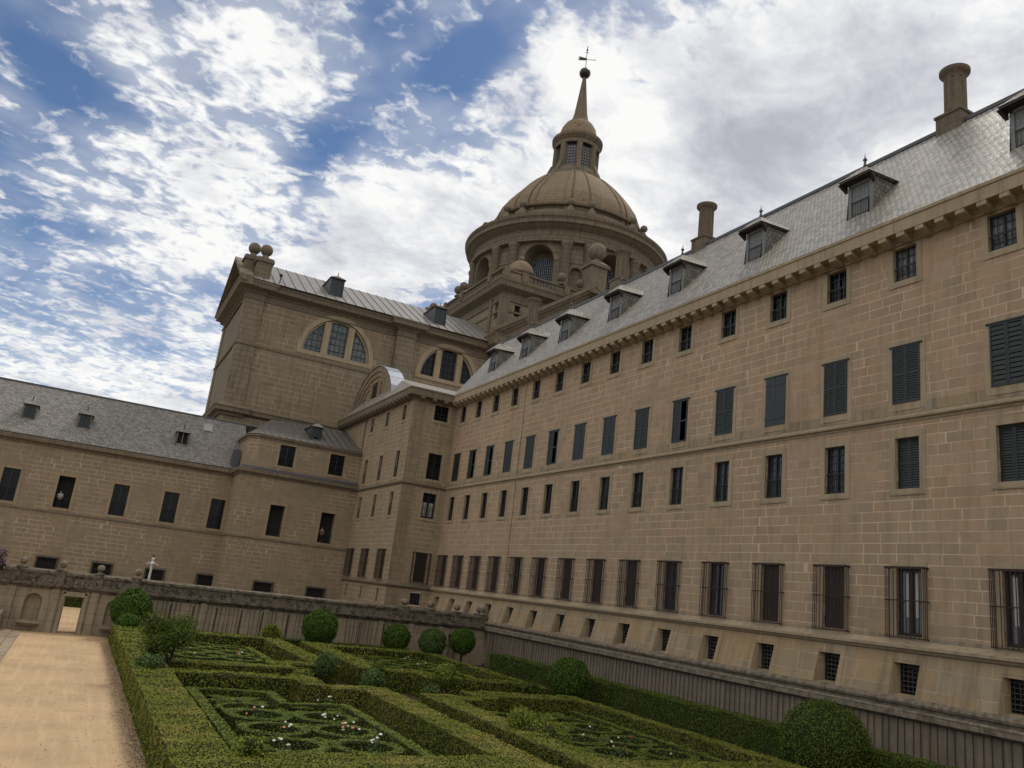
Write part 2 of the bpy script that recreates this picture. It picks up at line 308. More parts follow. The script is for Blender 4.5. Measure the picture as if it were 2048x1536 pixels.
# ------------------------------------------------------------------ mesh helpers
class MB:
    def __init__(s): s.v = []; s.f = []; s.uv = {}
    def poly(s, pts, uv=None):
        i = len(s.v); s.v += [tuple(p) for p in pts]; s.f.append(list(range(i, i+len(pts))))
        if uv: s.uv[len(s.f)-1] = uv
        return s
    def box(s, x0, x1, y0, y1, z0, z1):
        p = [(x0, y0, z0), (x1, y0, z0), (x1, y1, z0), (x0, y1, z0), (x0, y0, z1), (x1, y0, z1), (x1, y1, z1), (x0, y1, z1)]
        i = len(s.v); s.v += p
        for f in ((3, 2, 1, 0), (4, 5, 6, 7), (0, 1, 5, 4), (1, 2, 6, 5), (2, 3, 7, 6), (3, 0, 4, 7)): s.f.append([i+j for j in f])
        return s
    def prism(s, pts, ext):
        """closed polygon pts (3-D) swept by vector ext"""
        n = len(pts); i = len(s.v); e = Vector(ext)
        s.v += [tuple(p) for p in pts]+[tuple(Vector(p)+e) for p in pts]
        s.f.append(list(range(i+n-1, i-1, -1))); s.f.append(list(range(i+n, i+2*n)))
        for j in range(n): s.f.append([i+j, i+(j+1) % n, i+n+(j+1) % n, i+n+j])
        return s
    def tube(s, p0, p1, r0, r1=None, n=6):
        r1 = r0 if r1 is None else r1
        p0, p1 = Vector(p0), Vector(p1); d = (p1-p0).normalized()
        a = d.orthogonal().normalized(); b = d.cross(a); i = len(s.v)
        for p, r in ((p0, r0), (p1, r1)):
            for j in range(n):
                t = 2*math.pi*(j+.5)/n; s.v.append(tuple(p+a*math.cos(t)*r+b*math.sin(t)*r))
        for j in range(n): s.f.append([i+j, i+(j+1) % n, i+n+(j+1) % n, i+n+j])
        s.f.append([i+j for j in range(n-1, -1, -1)]); s.f.append([i+n+j for j in range(n)])
        return s
    def lathe(s, prof, c=(0, 0), n=32, a0=0.0, a1=2*math.pi, uvr=None, sx=1, sy=1):
        """prof: (radius, z) from bottom up; uv in metres"""
        full = abs(a1-a0-2*math.pi) < 1e-6; m = n if full else n+1; i = len(s.v); L = [0]
        for q in range(1, len(prof)): L.append(L[-1]+math.hypot(prof[q][0]-prof[q-1][0], prof[q][1]-prof[q-1][1]))
        R = uvr or max(p[0] for p in prof)
        for (r, z) in prof:
            for j in range(m):
                t = a0+(a1-a0)*j/n; s.v.append((c[0]+r*math.cos(t)*sx, c[1]+r*math.sin(t)*sy, z))
        for q in range(len(prof)-1):
            for j in range(n):
                j2 = (j+1) % m; f = [i+q*m+j, i+q*m+j2, i+(q+1)*m+j2, i+(q+1)*m+j]
                if prof[q][0] < 1e-5: f = [f[0], f[2], f[3]]; w = [(j, 0), (j+1, 1), (j, 1)]
                elif prof[q+1][0] < 1e-5: f = [f[0], f[1], f[2]]; w = [(j, 0), (j+1, 0), (j+1, 1)]
                else: w = [(j, 0), (j+1, 0), (j+1, 1), (j, 1)]
                s.f.append(f); s.uv[len(s.f)-1] = [((a0+(a1-a0)*jj/n)*R, prof[0][1]+L[q+kk]) for jj, kk in w]
        return s
    def sphere(s, c, r, n=16, m=10, sz=1.0):
        return s.lathe([(r*math.sin(math.pi*q/m), c[2]-sz*r*math.cos(math.pi*q/m)) for q in range(m+1)], (c[0], c[1]), n)
    def moulding(s, path, prof, gs=None, ge=None, left=True, uv=False):
        """sweep profile (out, z) along an open horizontal path with mitres"""
        P = [Vector(p[:2]) for p in path]; pts = ([Vector(gs)] if gs else []) + P + ([Vector(ge)] if ge else [])
        off = 1 if gs else 0; rows = []
        for q in range(len(P)):
            k = q+off; ns = []
            for a, b in ((k-1, k), (k, k+1)):
                if a >= 0 and b < len(pts):
                    d = (pts[b]-pts[a]).normalized(); ns.append(Vector((-d.y, d.x)) if left else Vector((d.y, -d.x)))
            nn = ns[0] if len(ns) == 1 else (ns[0]+ns[1])/max(.25, 1+ns[0].dot(ns[1]))
            rows.append([(P[q].x+nn.x*o, P[q].y+nn.y*o, z) for o, z in prof])
        i = len(s.v); n = len(prof)
        for r in rows: s.v += r
        for q in range(len(rows)-1):
            for j in range(n-1):
                f = [i+q*n+j, i+(q+1)*n+j, i+(q+1)*n+j+1, i+q*n+j+1]
                s.f.append(f if not left else f[::-1])
        s.f.append(list(range(i, i+n))); s.f.append(list(range(i+(len(rows)-1)*n, i+len(rows)*n))[::-1])
        return s
    def wall(s, O, U, V, us, vs, holes, depth_dir, fn=None):
        """flat wall with rectangular openings and their reveals. holes: (u0,u1,v0,v1,depth)"""
        O, U, V, D = Vector(O), Vector(U), Vector(V), Vector(depth_dir)
        P = fn or (lambda u, v, d: O+U*u+V*v+D*d)
        gu = sorted(set([us[0], us[1]]+[round(x, 4) for h in holes for x in h[:2]])); gv = sorted(set([vs[0], vs[1]]+[round(x, 4) for h in holes for x in h[2:4]]))
        flip = U.cross(V).dot(D) > 0
        def q(a, b, c, d): s.poly([a, b, c, d] if not flip else [d, c, b, a])
        for a, b in zip(gu[:-1], gu[1:]):
            for c, d in zip(gv[:-1], gv[1:]):
                um, vm = (a+b)/2, (c+d)/2
                if any(h[0] < um < h[1] and h[2] < vm < h[3] for h in holes): continue
                q(P(a, c, 0), P(a, d, 0), P(b, d, 0), P(b, c, 0))
        for u0, u1, v0, v1, dp in holes:
            q(P(u0, v0, 0), P(u0, v0, dp), P(u0, v1, dp), P(u0, v1, 0)); q(P(u1, v0, 0), P(u1, v1, 0), P(u1, v1, dp), P(u1, v0, dp))
            q(P(u0, v0, 0), P(u1, v0, 0), P(u1, v0, dp), P(u0, v0, dp)); q(P(u0, v1, 0), P(u0, v1, dp), P(u1, v1, dp), P(u1, v1, 0))
        return s
    def mesh(s, name, mat, smooth=False, off=(0, 0, 0)):
        me = bpy.data.meshes.new(name)
        v = np.array(s.v, dtype=float)-np.array(off); me.from_pydata(v.tolist(), [], s.f)
        if s.uv:
            l = me.uv_layers.new(name='UVMap'); dat = np.zeros((len(me.loops), 2), dtype=np.float32)
            for fi, uv in s.uv.items():
                st = me.polygons[fi].loop_start; dat[st:st+len(uv)] = uv
            l.data.foreach_set('uv', dat.ravel())
        me.materials.append(MAT[mat])
        if smooth: me.polygons.foreach_set('use_smooth', [True]*len(me.polygons))
        me.update(); return me
    def build(s, name, mat, parent=None, smooth=False, local=False, label=None):
        off = (0, 0, 0)
        if not local:
            p = parent
            o_ = Vector((0, 0, 0))
            while p is not None: o_ += p.location; p = p.parent
            off = tuple(o_)
        o = bpy.data.objects.new(name, s.mesh(name, mat, smooth, off)); COL.objects.link(o)
        if parent: o.parent = parent
        if label: o['label'] = label
        return o
def smooth_angle(o, ang=35):
    me = o.data
    me.polygons.foreach_set('use_smooth', [True]*len(me.polygons))
    try: me.set_sharp_from_angle(angle=R_(ang))
    except Exception: pass
    return o
def empty(name, loc, rz=0, parent=None):
    o = bpy.data.objects.new(name, None); COL.objects.link(o); o.location = loc; o.rotation_euler = (0, 0, rz); o.empty_display_size = .3
    if parent: o.parent = parent
    return o
def tag(o, label=None, cat=None, group=None, kind=None):
    if label: o['label'] = label
    if cat: o['category'] = cat
    if group: o['group'] = group
    if kind: o['kind'] = kind
    return o
def copy_tree(o, parent=None, loc=None, rz=None):
    c = o.copy(); COL.objects.link(c); c.parent = parent
    if loc is not None: c.location = loc
    if rz is not None: c.rotation_euler = (0, 0, rz)
    for ch in o.children: copy_tree(ch, c)
    return c

# ------------------------------------------------------------------ ground
g = MB(); g.poly([(-1500, -1500, -.02), (1500, -1500, -.02), (1500, 1500, -.02), (-1500, 1500, -.02)])
tag(g.build('ground', 'ground_earth'), kind='structure')
g = MB()
for a in range(-10, 130, 4): g.poly([(-16, a, 0), (2.95, a, 0), (2.95, a+4, 0), (-16, a+4, 0)])
tag(g.build('sand_path', 'path_sand'), kind='structure')
g = MB(); g.poly([(2.95, -10, .0), (31.2, -10, .0), (31.2, 61.9, .0), (2.95, 61.9, .0)])
tag(g.build('garden_soil', 'garden_soil'), kind='structure')

# ------------------------------------------------------------------ window prototypes (local: -x outwards, y along the wall, origin at sill centre on the wall face)
PI2 = math.pi/2
def surround(w, h, t=.27, proud=.035, sill=.3):
    m = MB(); a, p = w/2, -proud
    m.box(p, .02, -a-t, -a, -sill, h+t); m.box(p, .02, a, a+t, -sill, h+t); m.box(p, .02, -a, a, h, h+t); m.box(p-.02, .02, -a, a, -sill, -.002)
    return m
def frame_grid(w, h, x, cols, rows, fr=.07, bar=.03, mid=.09, th=.05):
    m = MB(); a = w/2
    m.box(x, x+th, -a, -a+fr, 0, h); m.box(x, x+th, a-fr, a, 0, h); m.box(x, x+th, -a+fr, a-fr, 0, fr); m.box(x, x+th, -a+fr, a-fr, h-fr, h)
    if mid: m.box(x-.015, x+th-.01, -mid/2, mid/2, fr, h-fr)
    for c in range(1, cols):
        y = -a+w*c/cols
        if mid and abs(y) < .05: continue
        m.box(x+.01, x+th-.015, y-bar/2, y+bar/2, fr, h-fr)
    for r_ in range(1, rows):
        z = h*r_/rows; m.box(x+.012, x+th-.013, -a+fr, a-fr, z-bar/2, z+bar/2)
    return m
def pane(w, h, x): return MB().poly([(x, -w/2, 0), (x, -w/2, h), (x, w/2, h), (x, w/2, 0)])
def rail(w, h, x, n=8, r=.013):
    m = MB(); a = w/2
    m.box(x-.02, x+.02, -a, a, h-.02, h+.02); m.box(x-.015, x+.015, -a, a, .06, .09)
    for i in range(n): y = -a+w*(i+.5)/n; m.tube((x, y, .0), (x, y, h), r, n=4)
    return m
def louvres(w, h, y0, x, n=16, open_frac=0.0):
    """one shutter leaf, y0 = its left edge"""
    m = MB(); fr = .075; t = .045
    m.box(x, x+t, y0, y0+fr, 0, h); m.box(x, x+t, y0+w-fr, y0+w, 0, h)
    for z in (0, h*.5-fr/2, h-fr): m.box(x, x+t, y0+fr, y0+w-fr, z, z+fr)
    for (za, zb) in ((fr, h*.5-fr/2), (h*.5+fr/2, h-fr)):
        k = max(3, int(n*(zb-za)/h)); st = (zb-za)/k
        for i in range(k):
            z = za+st*i
            m.prism([(x+.004, y0+fr, z+.01), (x+.012, y0+fr, z), (x+t-.002, y0+fr, z+st*.82), (x+t-.012, y0+fr, z+st*.82+.012)], (0, w-2*fr, 0))
    return m
def planks(w, h, y0, x):
    m = MB(); n = 4
    for i in range(n): m.box(x, x+.04+.006*(i % 2), y0+w*i/n, y0+w*(i+1)/n-.008, 0, h)
    for z in (h*.15, h*.85): m.box(x-.02, x, y0, y0+w, z-.06, z+.06)
    return m
PROTO = {}
def proto_start(name): o = empty(name, (0, 0, -50)); return o
def P_attic(w=1.22, h=1.68, glassm='glass_dark', dp=.24, open_=False):
    o = proto_start('window'); surround(w, h).build('stone_frame', 'trim_stone', o, local=True)
    frame_grid(w, h, dp-.08, 4, 4).build('casement', 'window_frame_dark', o, local=True)
    pane(w, h, dp).build('glass_pane', glassm, o, local=True)
    rail(w-.02, h*.42, .06, 7).build('railing', 'iron_black', o, local=True); return o
def P_shut(kind=0, w=1.40, h=2.74, glassm='glass_dark'):
    o = proto_start('window'); s = surround(w, h, .26, .03, .34); s.build('stone_frame', 'trim_stone', o, local=True)
    MB().box(-.10, -.03, -w/2-.14, w/2+.14, h-.02, h+.05).build('lintel_bar', 'shutter_green', o, local=True)
    mt = ('shutter_green', 'shutter_blue')[kind == 2 or kind == 5]
    for sgn in (0, 1):
        y0 = -w/2 if sgn == 0 else .005
        if kind == 2: planks(w/2-.005, h-.03, y0, -.075).build('shutter', mt, o, local=True)
        elif kind == 3 and sgn == 0:
            q = frame_grid(w/2-.005, h-.03, -.07, 1, 2, .09, .09, 0); 
            q.v = [(a, b_+y0+w/4, c) for a, b_, c in q.v]; q.build('shutter', mt, o, local=True)
        else: louvres(w/2-.005, h-.03, y0, -.075, 24 if kind != 4 else 15).build('shutter', mt, o, local=True)
    pane(w, h, .32).build('glass_pane', glassm, o, local=True); return o
def P_tall(w=1.20, h=2.32, glassm='glass_blue', dp=.26, shutter=False, trim='trim_stone'):
    o = proto_start('window'); surround(w, h, .29, .035, .28).build('stone_frame', trim, o, local=True)
    if shutter:
        for y0 in (-w/2, .005): louvres(w/2-.005, h-.02, y0, .16, 20).build('shutter', 'shutter_green', o, local=True)
        pane(w, h, .38).build('glass_pane', 'glass_dark', o, local=True)
    else:
        frame_grid(w, h, dp-.09, 6, 6, .08, .025, .12).build('casement', 'window_frame_dark', o, local=True)
        pane(w, h, dp).build('glass_pane', glassm, o, local=True)
        rail(w-.02, h*.42, .08, 9).build('railing', 'iron_black', o, local=True)
    return o
def cage(w, h, out, n=9, r=.020, z0=0.0):
    m = MB(); a = w/2
    for i in range(n): y = -a+w*i/(n-1); m.tube((-out, y, z0), (-out, y, z0+h), r, n=4)
    for y in (-a, a):
        for q in (.33, .67): m.tube((-out*q, y, z0), (-out*q, y, z0+h), r, n=4)
    for z in (z0+.02, z0+h*.52, z0+h-.05):
        t = .022 if z != z0+h-.05 else .05
        m.box(-out-.02, -out+.02, -a-.03, a+.03, z-t, z+t); m.box(-out+.02, 0, -a-.03, -a+.02, z-t, z+t); m.box(-out+.02, 0, a-.02, a+.03, z-t, z+t)
    return m
def P_barred(kind=0, w=1.22, h=2.82):
    o = proto_start('window'); surround(w, h, .28, .03, .12).build('stone_frame', 'trim_stone', o, local=True)
    if kind == 0:
        for y0 in (-w/2, .005): planks(w/2-.005, h, y0, .13).build('shutter', 'brown_wood', o, local=True)
    elif kind == 1:
        frame_grid(w, h, .13, 2, 1, .14, .05, .2).build('casement', 'brown_wood', o, local=True)
        pane(w, h, .20).build('glass_pane', 'glass_blue', o, local=True)
        c = MB()
        for y in (-.34, .14): c.box(.185, .195, y, y+.17, h*.28, h*.92)
        c.build('curtain', 'curtain_white', o, local=True)
    else:
        frame_grid(w, h, .14, 4, 6, .09, .03, .14).build('casement', 'window_frame_dark', o, local=True)
        pane(w, h, .21).build('glass_pane', 'glass_blue', o, local=True)
    cage(1.82, 2.96, .34, 10, .022, -.10).build('grille', 'iron_rust', o, local=True); return o
def P_base(w=1.06, h=1.16, dp=.0):
    o = proto_start('window'); pane(w, h, .10).build('glass_pane', 'glass_dark', o, local=True)
    m = MB()
    for i in range(6): z = h*(i+.5)/6; m.tube((.02, -w/2, z), (.02, w/2, z), .021, n=4)
    for i in range(5): y = -w/2+w*(i+.5)/5; m.tube((.05, y, 0), (.05, y, h), .014, n=4)
    m.build('grille', 'iron_grey', o, local=True); return o
def place(proto, parent, loc, rz=0.0):
    """first use moves the prototype itself, later uses copy it with its parts"""
    o_ = parent.location
    l = (loc[0]-o_[0], loc[1]-o_[1], loc[2]-o_[2])
    if proto.parent is None and proto.location.z == -50:
        proto.parent = parent; proto.location = l; proto.rotation_euler = (0, 0, rz); return proto
    return copy_tree(proto, parent, l, rz)

CORNICE = [(.0, 23.98), (.10, 24.0), (.14, 24.12), (.20, 24.14), (.20, 24.22), (.30, 24.26), (.80, 24.30), (.80, 24.88), (.86, 24.92), (.86, 25.06), (-.3, 25.09)]
STRING = [(.0, 15.22), (.04, 15.26), (.06, 15.34), (.17, 15.38), (.19, 15.44), (.17, 15.52), (.07, 15.53), (.06, 15.62), (.0, 15.65)]
BASESTR = [(.0, 5.26), (.10, 5.30), (.18, 5.40), (.26, 5.44), (.26, 5.56), (.16, 5.62), (.06, 5.74), (.0, 5.78)]
MODIL = {}
def modillions(parent, path0, path1, rz, mat, step=.98, z0=23.92, z1=24.29, w=.42, o1=.66):
    """one bracket mesh (outwards = local -x), copied along the eaves"""
    key = (mat, z0, w)
    if key not in MODIL:
        mb = MB().prism([(-x, -w/2, z) for x, z in [(0, 0), (.20, 0), (o1, z1-z0-.20), (o1, z1-z0), (0, z1-z0)]][::-1], (0, w, 0)); MODIL[key] = mb.mesh('modillion', mat)
    a, b = Vector(path0), Vector(path1); n = max(1, int((b-a).length/step)); t = (b-a).normalized()
    for i in range(n):
        c = a+t*((i+.5)*(b-a).length/n); o = bpy.data.objects.new('modillion', MODIL[key]); COL.objects.link(o); o.parent = parent
        o.location = (c.x-parent.location.x, c.y-parent.location.y, z0-parent.location.z); o.rotation_euler = (0, 0, rz)

# ------------------------------------------------------------------ the long right-hand wing
DX = 31.53; WY0, WY1 = -6.0, 76.0
wing = tag(empty('palace_wing', (DX, 35, 0)), 'long granite palace wing on the right with green shutters, dormers and round chimneys', 'building')
YS = [18.72, 23.36, 27.32, 31.32, 35.32, 39.34, 43.35, 47.22, 51.14, 55.07, 58.92, 62.82, 66.64, 70.40, 74.1]
holes = []
for y in YS:
    w9 = 1.0 if y > 19 else 1.35
    holes += [(y-.61, y+.61, 22.18, 23.86, .36), (y-.70, y+.70, 16.15, 18.89, .32), (y-.60, y+.60, 12.22, 14.54, .42), (y-.61, y+.61, 5.95, 8.77, .36)]
MB().wall((DX, 0, 0), (0, 1, 0), (0, 0, 1), (WY0, WY1), (5.3, 24.2), holes, (1, 0, 0)).build('facade', 'wing_ashlar', wing)
# battered basement with splayed openings
def xb(z): return DX-.08-(5.3-z)*.27
bh = [(y-.62, y+.62, 3.5, 4.84, 0) for y in YS]
bw_ = MB(); D_ = lambda u, v, d: Vector((xb(v), u, v))
gu = sorted(set([WY0, WY1]+[round(q, 3) for h in bh for q in h[:2]]))
for a, b_ in zip(gu[:-1], gu[1:]):
    inside = any(h[0] < (a+b_)/2 < h[1] for h in bh)
    for z0, z1 in ((3.4, 3.5), (3.5, 4.84), (4.84, 5.3)):
        if inside and z0 == 3.5: continue
        bw_.poly([(xb(z0), b_, z0), (xb(z0), a, z0), (xb(z1), a, z1), (xb(z1), b_, z1)])
XB = DX+.12
for u0, u1, v0, v1, _ in bh:
    i0, i1 = u0+.08, u1-.08
    bw_.poly([(xb(v0), u0, v0), (XB, i0, v0+.12), (XB, i0, v1-.02), (xb(v1), u0, v1)][::-1]); bw_.poly([(xb(v0), u1, v0), (XB, i1, v0+.12), (XB, i1, v1-.02), (xb(v1), u1, v1)])
    bw_.poly([(xb(v0), u0, v0), (xb(v0), u1, v0), (XB, i1, v0+.12), (XB, i0, v0+.12)]); bw_.poly([(xb(v1), u0, v1), (xb(v1), u1, v1), (XB, i1, v1-.02), (XB, i0, v1-.02)][::-1])
bw_.build('basement_wall', 'batter_ashlar', wing)
MB().moulding([(DX, WY0), (DX, WY1)], CORNICE, ge=(DX-5, WY1)).build('cornice', 'trim_stone', wing)
modillions(wing, (DX-.12, WY0, 0), (DX-.12, WY1-.3, 0), 0, 'trim_stone')
MB().moulding([(DX, WY0), (DX, WY1)], STRING, ge=(DX-5, WY1)).build('string_course', 'trim_stone', wing)
MB().moulding([(DX-.08, WY0), (DX-.08, WY1)], BASESTR, ge=(DX-5, WY1)).build('base_string_course', 'trim_stone', wing)
tn = math.tan(R_(50)); RX, RZ = 38.4, 25.09+(38.4-30.72)*math.tan(R_(50))
def roof_x(z): return 30.72+(z-25.09)/tn
rf = MB(); HY0, HY1 = 75.6, 80.6
for a in np.arange(WY0, 72, 4.0): rf.poly([(30.72, a+4, 25.10), (30.72, a, 25.10), (RX, a, RZ), (RX, a+4, RZ)])
rf.poly([(30.72, HY0, 25.10), (30.72, 74, 25.10), (RX, 74, RZ), (RX, HY1, RZ)])
rf.poly([(RX, HY1, RZ), (2*RX-30.72, HY0, 25.1), (30.72, HY0, 25.1)][::-1])
rf.poly([(RX, HY1, RZ), (RX, WY0, RZ), (2*RX-30.72, WY0, 25.1), (2*RX-30.72, HY0, 25.1)])
rf.build('roof', 'slate_sheen', wing)
MB().box(RX-.16, RX+.16, WY0, HY1, RZ-.1, RZ+.12).build('ridge_capping', 'lead_dark', wing)
m = MB(); m.box(DX+.5, 45, 76.2, 99.4, 5, 25.0); m.box(DX+.6, 45, WY0, 76.2, -.01, 25.0); m.build('rear_wall', 'wing_ashlar', wing)
MB().tube((DX-.05, 60.7, 5.8), (DX-.05, 60.7, 15.2), .018, n=4).tube((DX-.05, 60.7, 15.7), (DX-.05, 60.7, 23.95), .018, n=4).build('lightning_conductor', 'iron_black', wing)
# windows
pa = [P_attic(glassm='glass_dark'), P_attic(glassm='glass_pale')]
ps = [P_shut(0), P_shut(1), P_shut(2), P_shut(3), P_shut(4), P_shut(5)]
pt = [P_tall(), P_tall(glassm='glass_dark'), P_tall(shutter=True)]
pb = [P_barred(0), P_barred(1), P_barred(2)]
pz = P_base(); pv = copy_tree(pz); pv.location.z = -50
nf = MB(); dz = 3.64
for a, b_ in ((-.88, -.62), (.62, .88)):
    nf.prism([(xb(3.42)-.02-XB, a, 3.42-dz), (xb(3.42)-.02-XB, b_, 3.42-dz), (xb(4.95)-.02-XB, b_, 4.95-dz), (xb(4.95)-.02-XB, a, 4.95-dz)], (.04, 0, 0))
nf.prism([(xb(4.95)-.02-XB, -.88, 4.95-dz), (xb(4.95)-.02-XB, .88, 4.95-dz), (xb(5.2)-.02-XB, .88, 5.2-dz), (xb(5.2)-.02-XB, -.88, 5.2-dz)], (.04, 0, 0)); nf.build('stone_frame', 'batter_ashlar', pz, local=True)
shut_kind = [4, 0, 0, 2, 0, 3, 0, 5, 5, 3, 5, 5, 3, 3, 0]
tall_kind = [2, 2, 0, 0, 0, 0, 0, 0, 1, 1, 1, 1, 1, 1, 1]
bar_kind = [1, 1, 0, 0, 2, 2, 0, 0, 0, 2, 2, 0, 0, 0, 0]
att_kind = [1, 1, 0, 0, 0, 0, 0, 0, 0, 0, 0, 0, 0, 0, 0]
for i, y in enumerate(YS):
    place(pa[att_kind[i]], wing, (DX, y, 22.18)); place(ps[shut_kind[i]], wing, (DX, y, 16.15))
    place(pt[tall_kind[i]], wing, (DX, y, 12.22)); place(pb[bar_kind[i]], wing, (DX, y, 5.95))
    place(pz, wing, (XB, y, 3.64))
# dormers
def P_dormer():
    """local origin: sill centre on the roof slope; -x outwards"""
    o = proto_start('dormer'); w, h, dd = 1.54, 2.06, 3.2
    t = tn
    for y0, y1 in ((-w/2, -w/2+.2), (w/2-.2, w/2)):
        MB().prism([(0.03, y0, -.2), (0.03, y0, h), (h/t+.1, y0, h), (-.2/t+.03, y0, -.2)], (0, y1-y0, 0)).build('cheek', 'slate_cheek', o, local=True)
        MB().box(-.02, .03, y0, y1, -.1, h-.26).build('jamb', 'dormer_wood', o, local=True)
    MB().box(-.02, .05, -w/2+.2, w/2-.2, h-.25, h).build('lintel', 'dormer_wood', o, local=True)
    ro = MB(); e = .22; hz = h+.02; ap = h+.98
    A, B_, C_, D_ = (-.55, -w/2-e, hz), (-.55, w/2+e, hz), (h/t+.6, w/2+e, hz+.15), (h/t+.6, -w/2-e, hz+.15)
    T0, T1 = (.36, 0, ap), ((ap)/t+.2, 0, ap)
    ro.poly([B_, A, T0]); ro.poly([A, D_, T1, T0]); ro.poly([C_, B_, T0, T1]); ro.poly([A, B_, C_, D_])
    ro.build('dormer_roof', 'slate_cap', o, local=True)
    so = MB().box(-.52, -.02, -w/2-e+.05, w/2+e-.05, hz-.12, hz-.01); so.prism([(-.02, -w/2-.18, h-.5), (-.5, -w/2-.3, h-.1), (-.02, -w/2-.18, h-.1)], (0, .16, 0)); so.prism([(-.02, w/2+.02, h-.5), (-.5, w/2+.14, h-.1), (-.02, w/2+.02, h-.1)], (0, .16, 0))
    so.build('eave_soffit', 'brown_wood', o, local=True)
    fw = w-.4; sh = MB()
    for y0 in (-fw/2, .01): sh.box(.06, .10, y0, y0+fw/2-.015, .08, h-.26)
    for y0 in (-fw/2+.08, .09):
        for z in (1.12, 1.45):
            for dy in (0, .24): sh.box(.045, .06, y0+dy+.03, y0+dy+.15, z, z+.26)
    sh.build('shutter', 'dormer_wood', o, local=True)
    rail(fw, .85, .0, 7, .016).build('railing', 'iron_black', o, local=True)
    fi = MB().lathe([(.001, ap-.1), (.10, ap), (.07, ap+.12), (.055, ap+.26), (.11, ap+.32), (.12, ap+.38), (.06, ap+.45), (.025, ap+.56), (.001, ap+.82)], (.36, 0), 10)
    smooth_angle(fi.build('finial', 'lead_dark', o, local=True), 50)
    return o
pd = P_dormer()
for y in (18.0, 26.75, 34.45, 42.0, 49.4, 56.9, 64.0, 70.7):
    z = 27.28; place(pd, wing, (roof_x(z), y, z))
def P_chimney():
    o = proto_start('chimney')
    MB().box(-.75, .75, -.75, .75, -1.2, .75).box(-.82, .82, -.82, .82, .75, .9).build('chimney_base', 'chimney_stone', o, local=True)
    n = 14; prof = [(.62, .9), (.62, 1.05), (.52, 1.15), (.50, 3.3), (.56, 3.34), (.56, 3.42), (.62, 3.5), (.78, 3.66), (.82, 3.72), (.82, 3.9), (.60, 3.92), (.5, 3.6)]
    sh = MB().lathe(prof, (0, 0), 24)
    for i in range(8): a = 2*math.pi*i/8; sh.tube((.46*math.cos(a), .46*math.sin(a), 1.12), (.45*math.cos(a), .45*math.sin(a), 3.34), .15, n=8)
    smooth_angle(sh.build('chimney_shaft', 'chimney_stone', o, local=True), 40)
    return o
pc = P_chimney()
for y in (25.3, 46.6, 58.2, 75.2): place(pc, wing, (RX+.3, y, RZ-.15))
# ------------------------------------------------------------------ wall below the wing, clothed with climbing wires
MB().box(DX-.025, DX+.01, WY0, WY1-.02, 15.655, 15.80).box(DX-.02, DX+.01, WY0, WY1-.02, 15.80, 16.14).build('sill_band', 'band_stone', wing)
MB().box(DX-.05, DX+.01, WY0, WY1-.02, 5.76, 5.945).build('base_sill_band', 'band_stone', wing)
rw = tag(empty('retaining_wall', (30.95, 35, 0)), 'low grey garden wall along the foot of the long wing, strung with close vertical wires', 'wall')
MB().box(30.95, 31.15, WY0, 61.6, -.05, 2.72).build('wall_face', 'retaining_stone', rw)
MB().moulding([(30.98, WY0), (30.98, WY1)], [(0, 2.66), (.22, 2.70), (.34, 2.78), (.34, 3.02), (.26, 3.08), (.08, 3.10), (.08, 3.2), (.22, 3.24), (.26, 3.34), (.22, 3.44), (.10, 3.5), (.0, 3.52), (-.05, 3.55)]).build('coping', 'weathered_stone', rw)
m = MB()
for i, y in enumerate(np.arange(12.0, 61.2, .36)): m.tube((30.90, y, .0), (30.90, y+.03*math.sin(i*3.1), 2.70), .019, n=4)
tag(m.build('wires', 'iron_black', rw), kind='stuff')

# ------------------------------------------------------------------ corner pavilion
PX, PY = 26.75, 76.0
pav = tag(empty('corner_pavilion', (PX, PY, 0)), 'tall corner pavilion projecting between the long wing and the low link, with arched gable', 'building')
WX = 29.88
fh = [(WX-.78, WX+.78, 22.25, 23.85, .36), (WX-.76, WX+.76, 16.15, 18.8, .4), (WX-.72, WX+.72, 12.25, 14.75, .42), (WX-.7, WX+.7, 6.0, 8.85, .36), (WX-.6, WX+.6, 3.75, 5.0, .3)]
fm = MB().wall((0, PY, 0), (1, 0, 0), (0, 0, 1), (PX, DX+.3), (1.5, 24.2), fh, (0, 1, 0)); 
LY = [78.5, 83.85, 89.1]
lh = []
for y in LY: lh += [(y-.5, y+.5, 22.1, 23.7, .3), (y-.55, y+.55, 16.1, 18.85, .3), (y-.5, y+.5, 12.2, 14.6, .3), (y-.6, y+.6, 5.95, 8.9, .3), (y-.27, y+.27, 3.7, 5.0, .25)]
fm.wall((PX, 0, 0), (0, 1, 0), (0, 0, 1), (PY, 102.0), (1.5, 24.2), lh, (1, 0, 0)); fm.build('facade', 'pavilion_ashlar', pav)
q = MB().box(PX-.02, PX+1.35, PY-.03, PY, 1.5, 24.15)
q.build('quoin', 'quoin_stone', pav)
MB().tube((PX-.07, 91.6, 5), (PX-.07, 91.6, 24.2), .06).build('downpipe', 'tile_brown', pav)
gpath = [(DX, PY), (PX, PY), (PX, 102)]
MB().moulding(gpath, CORNICE, gs=(DX, PY-5)).build('cornice', 'dark_trim_stone', pav)
modillions(pav, (DX-.9, PY-.12, 0), (PX, PY-.12, 0), PI2, 'dark_trim_stone'); modillions(pav, (PX-.12, PY, 0), (PX-.12, 102, 0), 0, 'dark_trim_stone')
MB().moulding(gpath, STRING, gs=(DX, PY-5)).build('string_course', 'dark_trim_stone', pav)
MB().moulding(gpath, BASESTR, gs=(DX, PY-5)).build('base_string_course', 'dark_trim_stone', pav)
place(P_attic(1.56, 1.6), pav, (WX, PY, 22.25), PI2); place(P_tall(1.52, 2.65, 'glass_dark', .27), pav, (WX, PY, 16.15), PI2)
o = P_tall(1.44, 2.5, 'glass_dark', .27); place(o, pav, (WX, PY, 12.25), PI2)
c = MB(); 
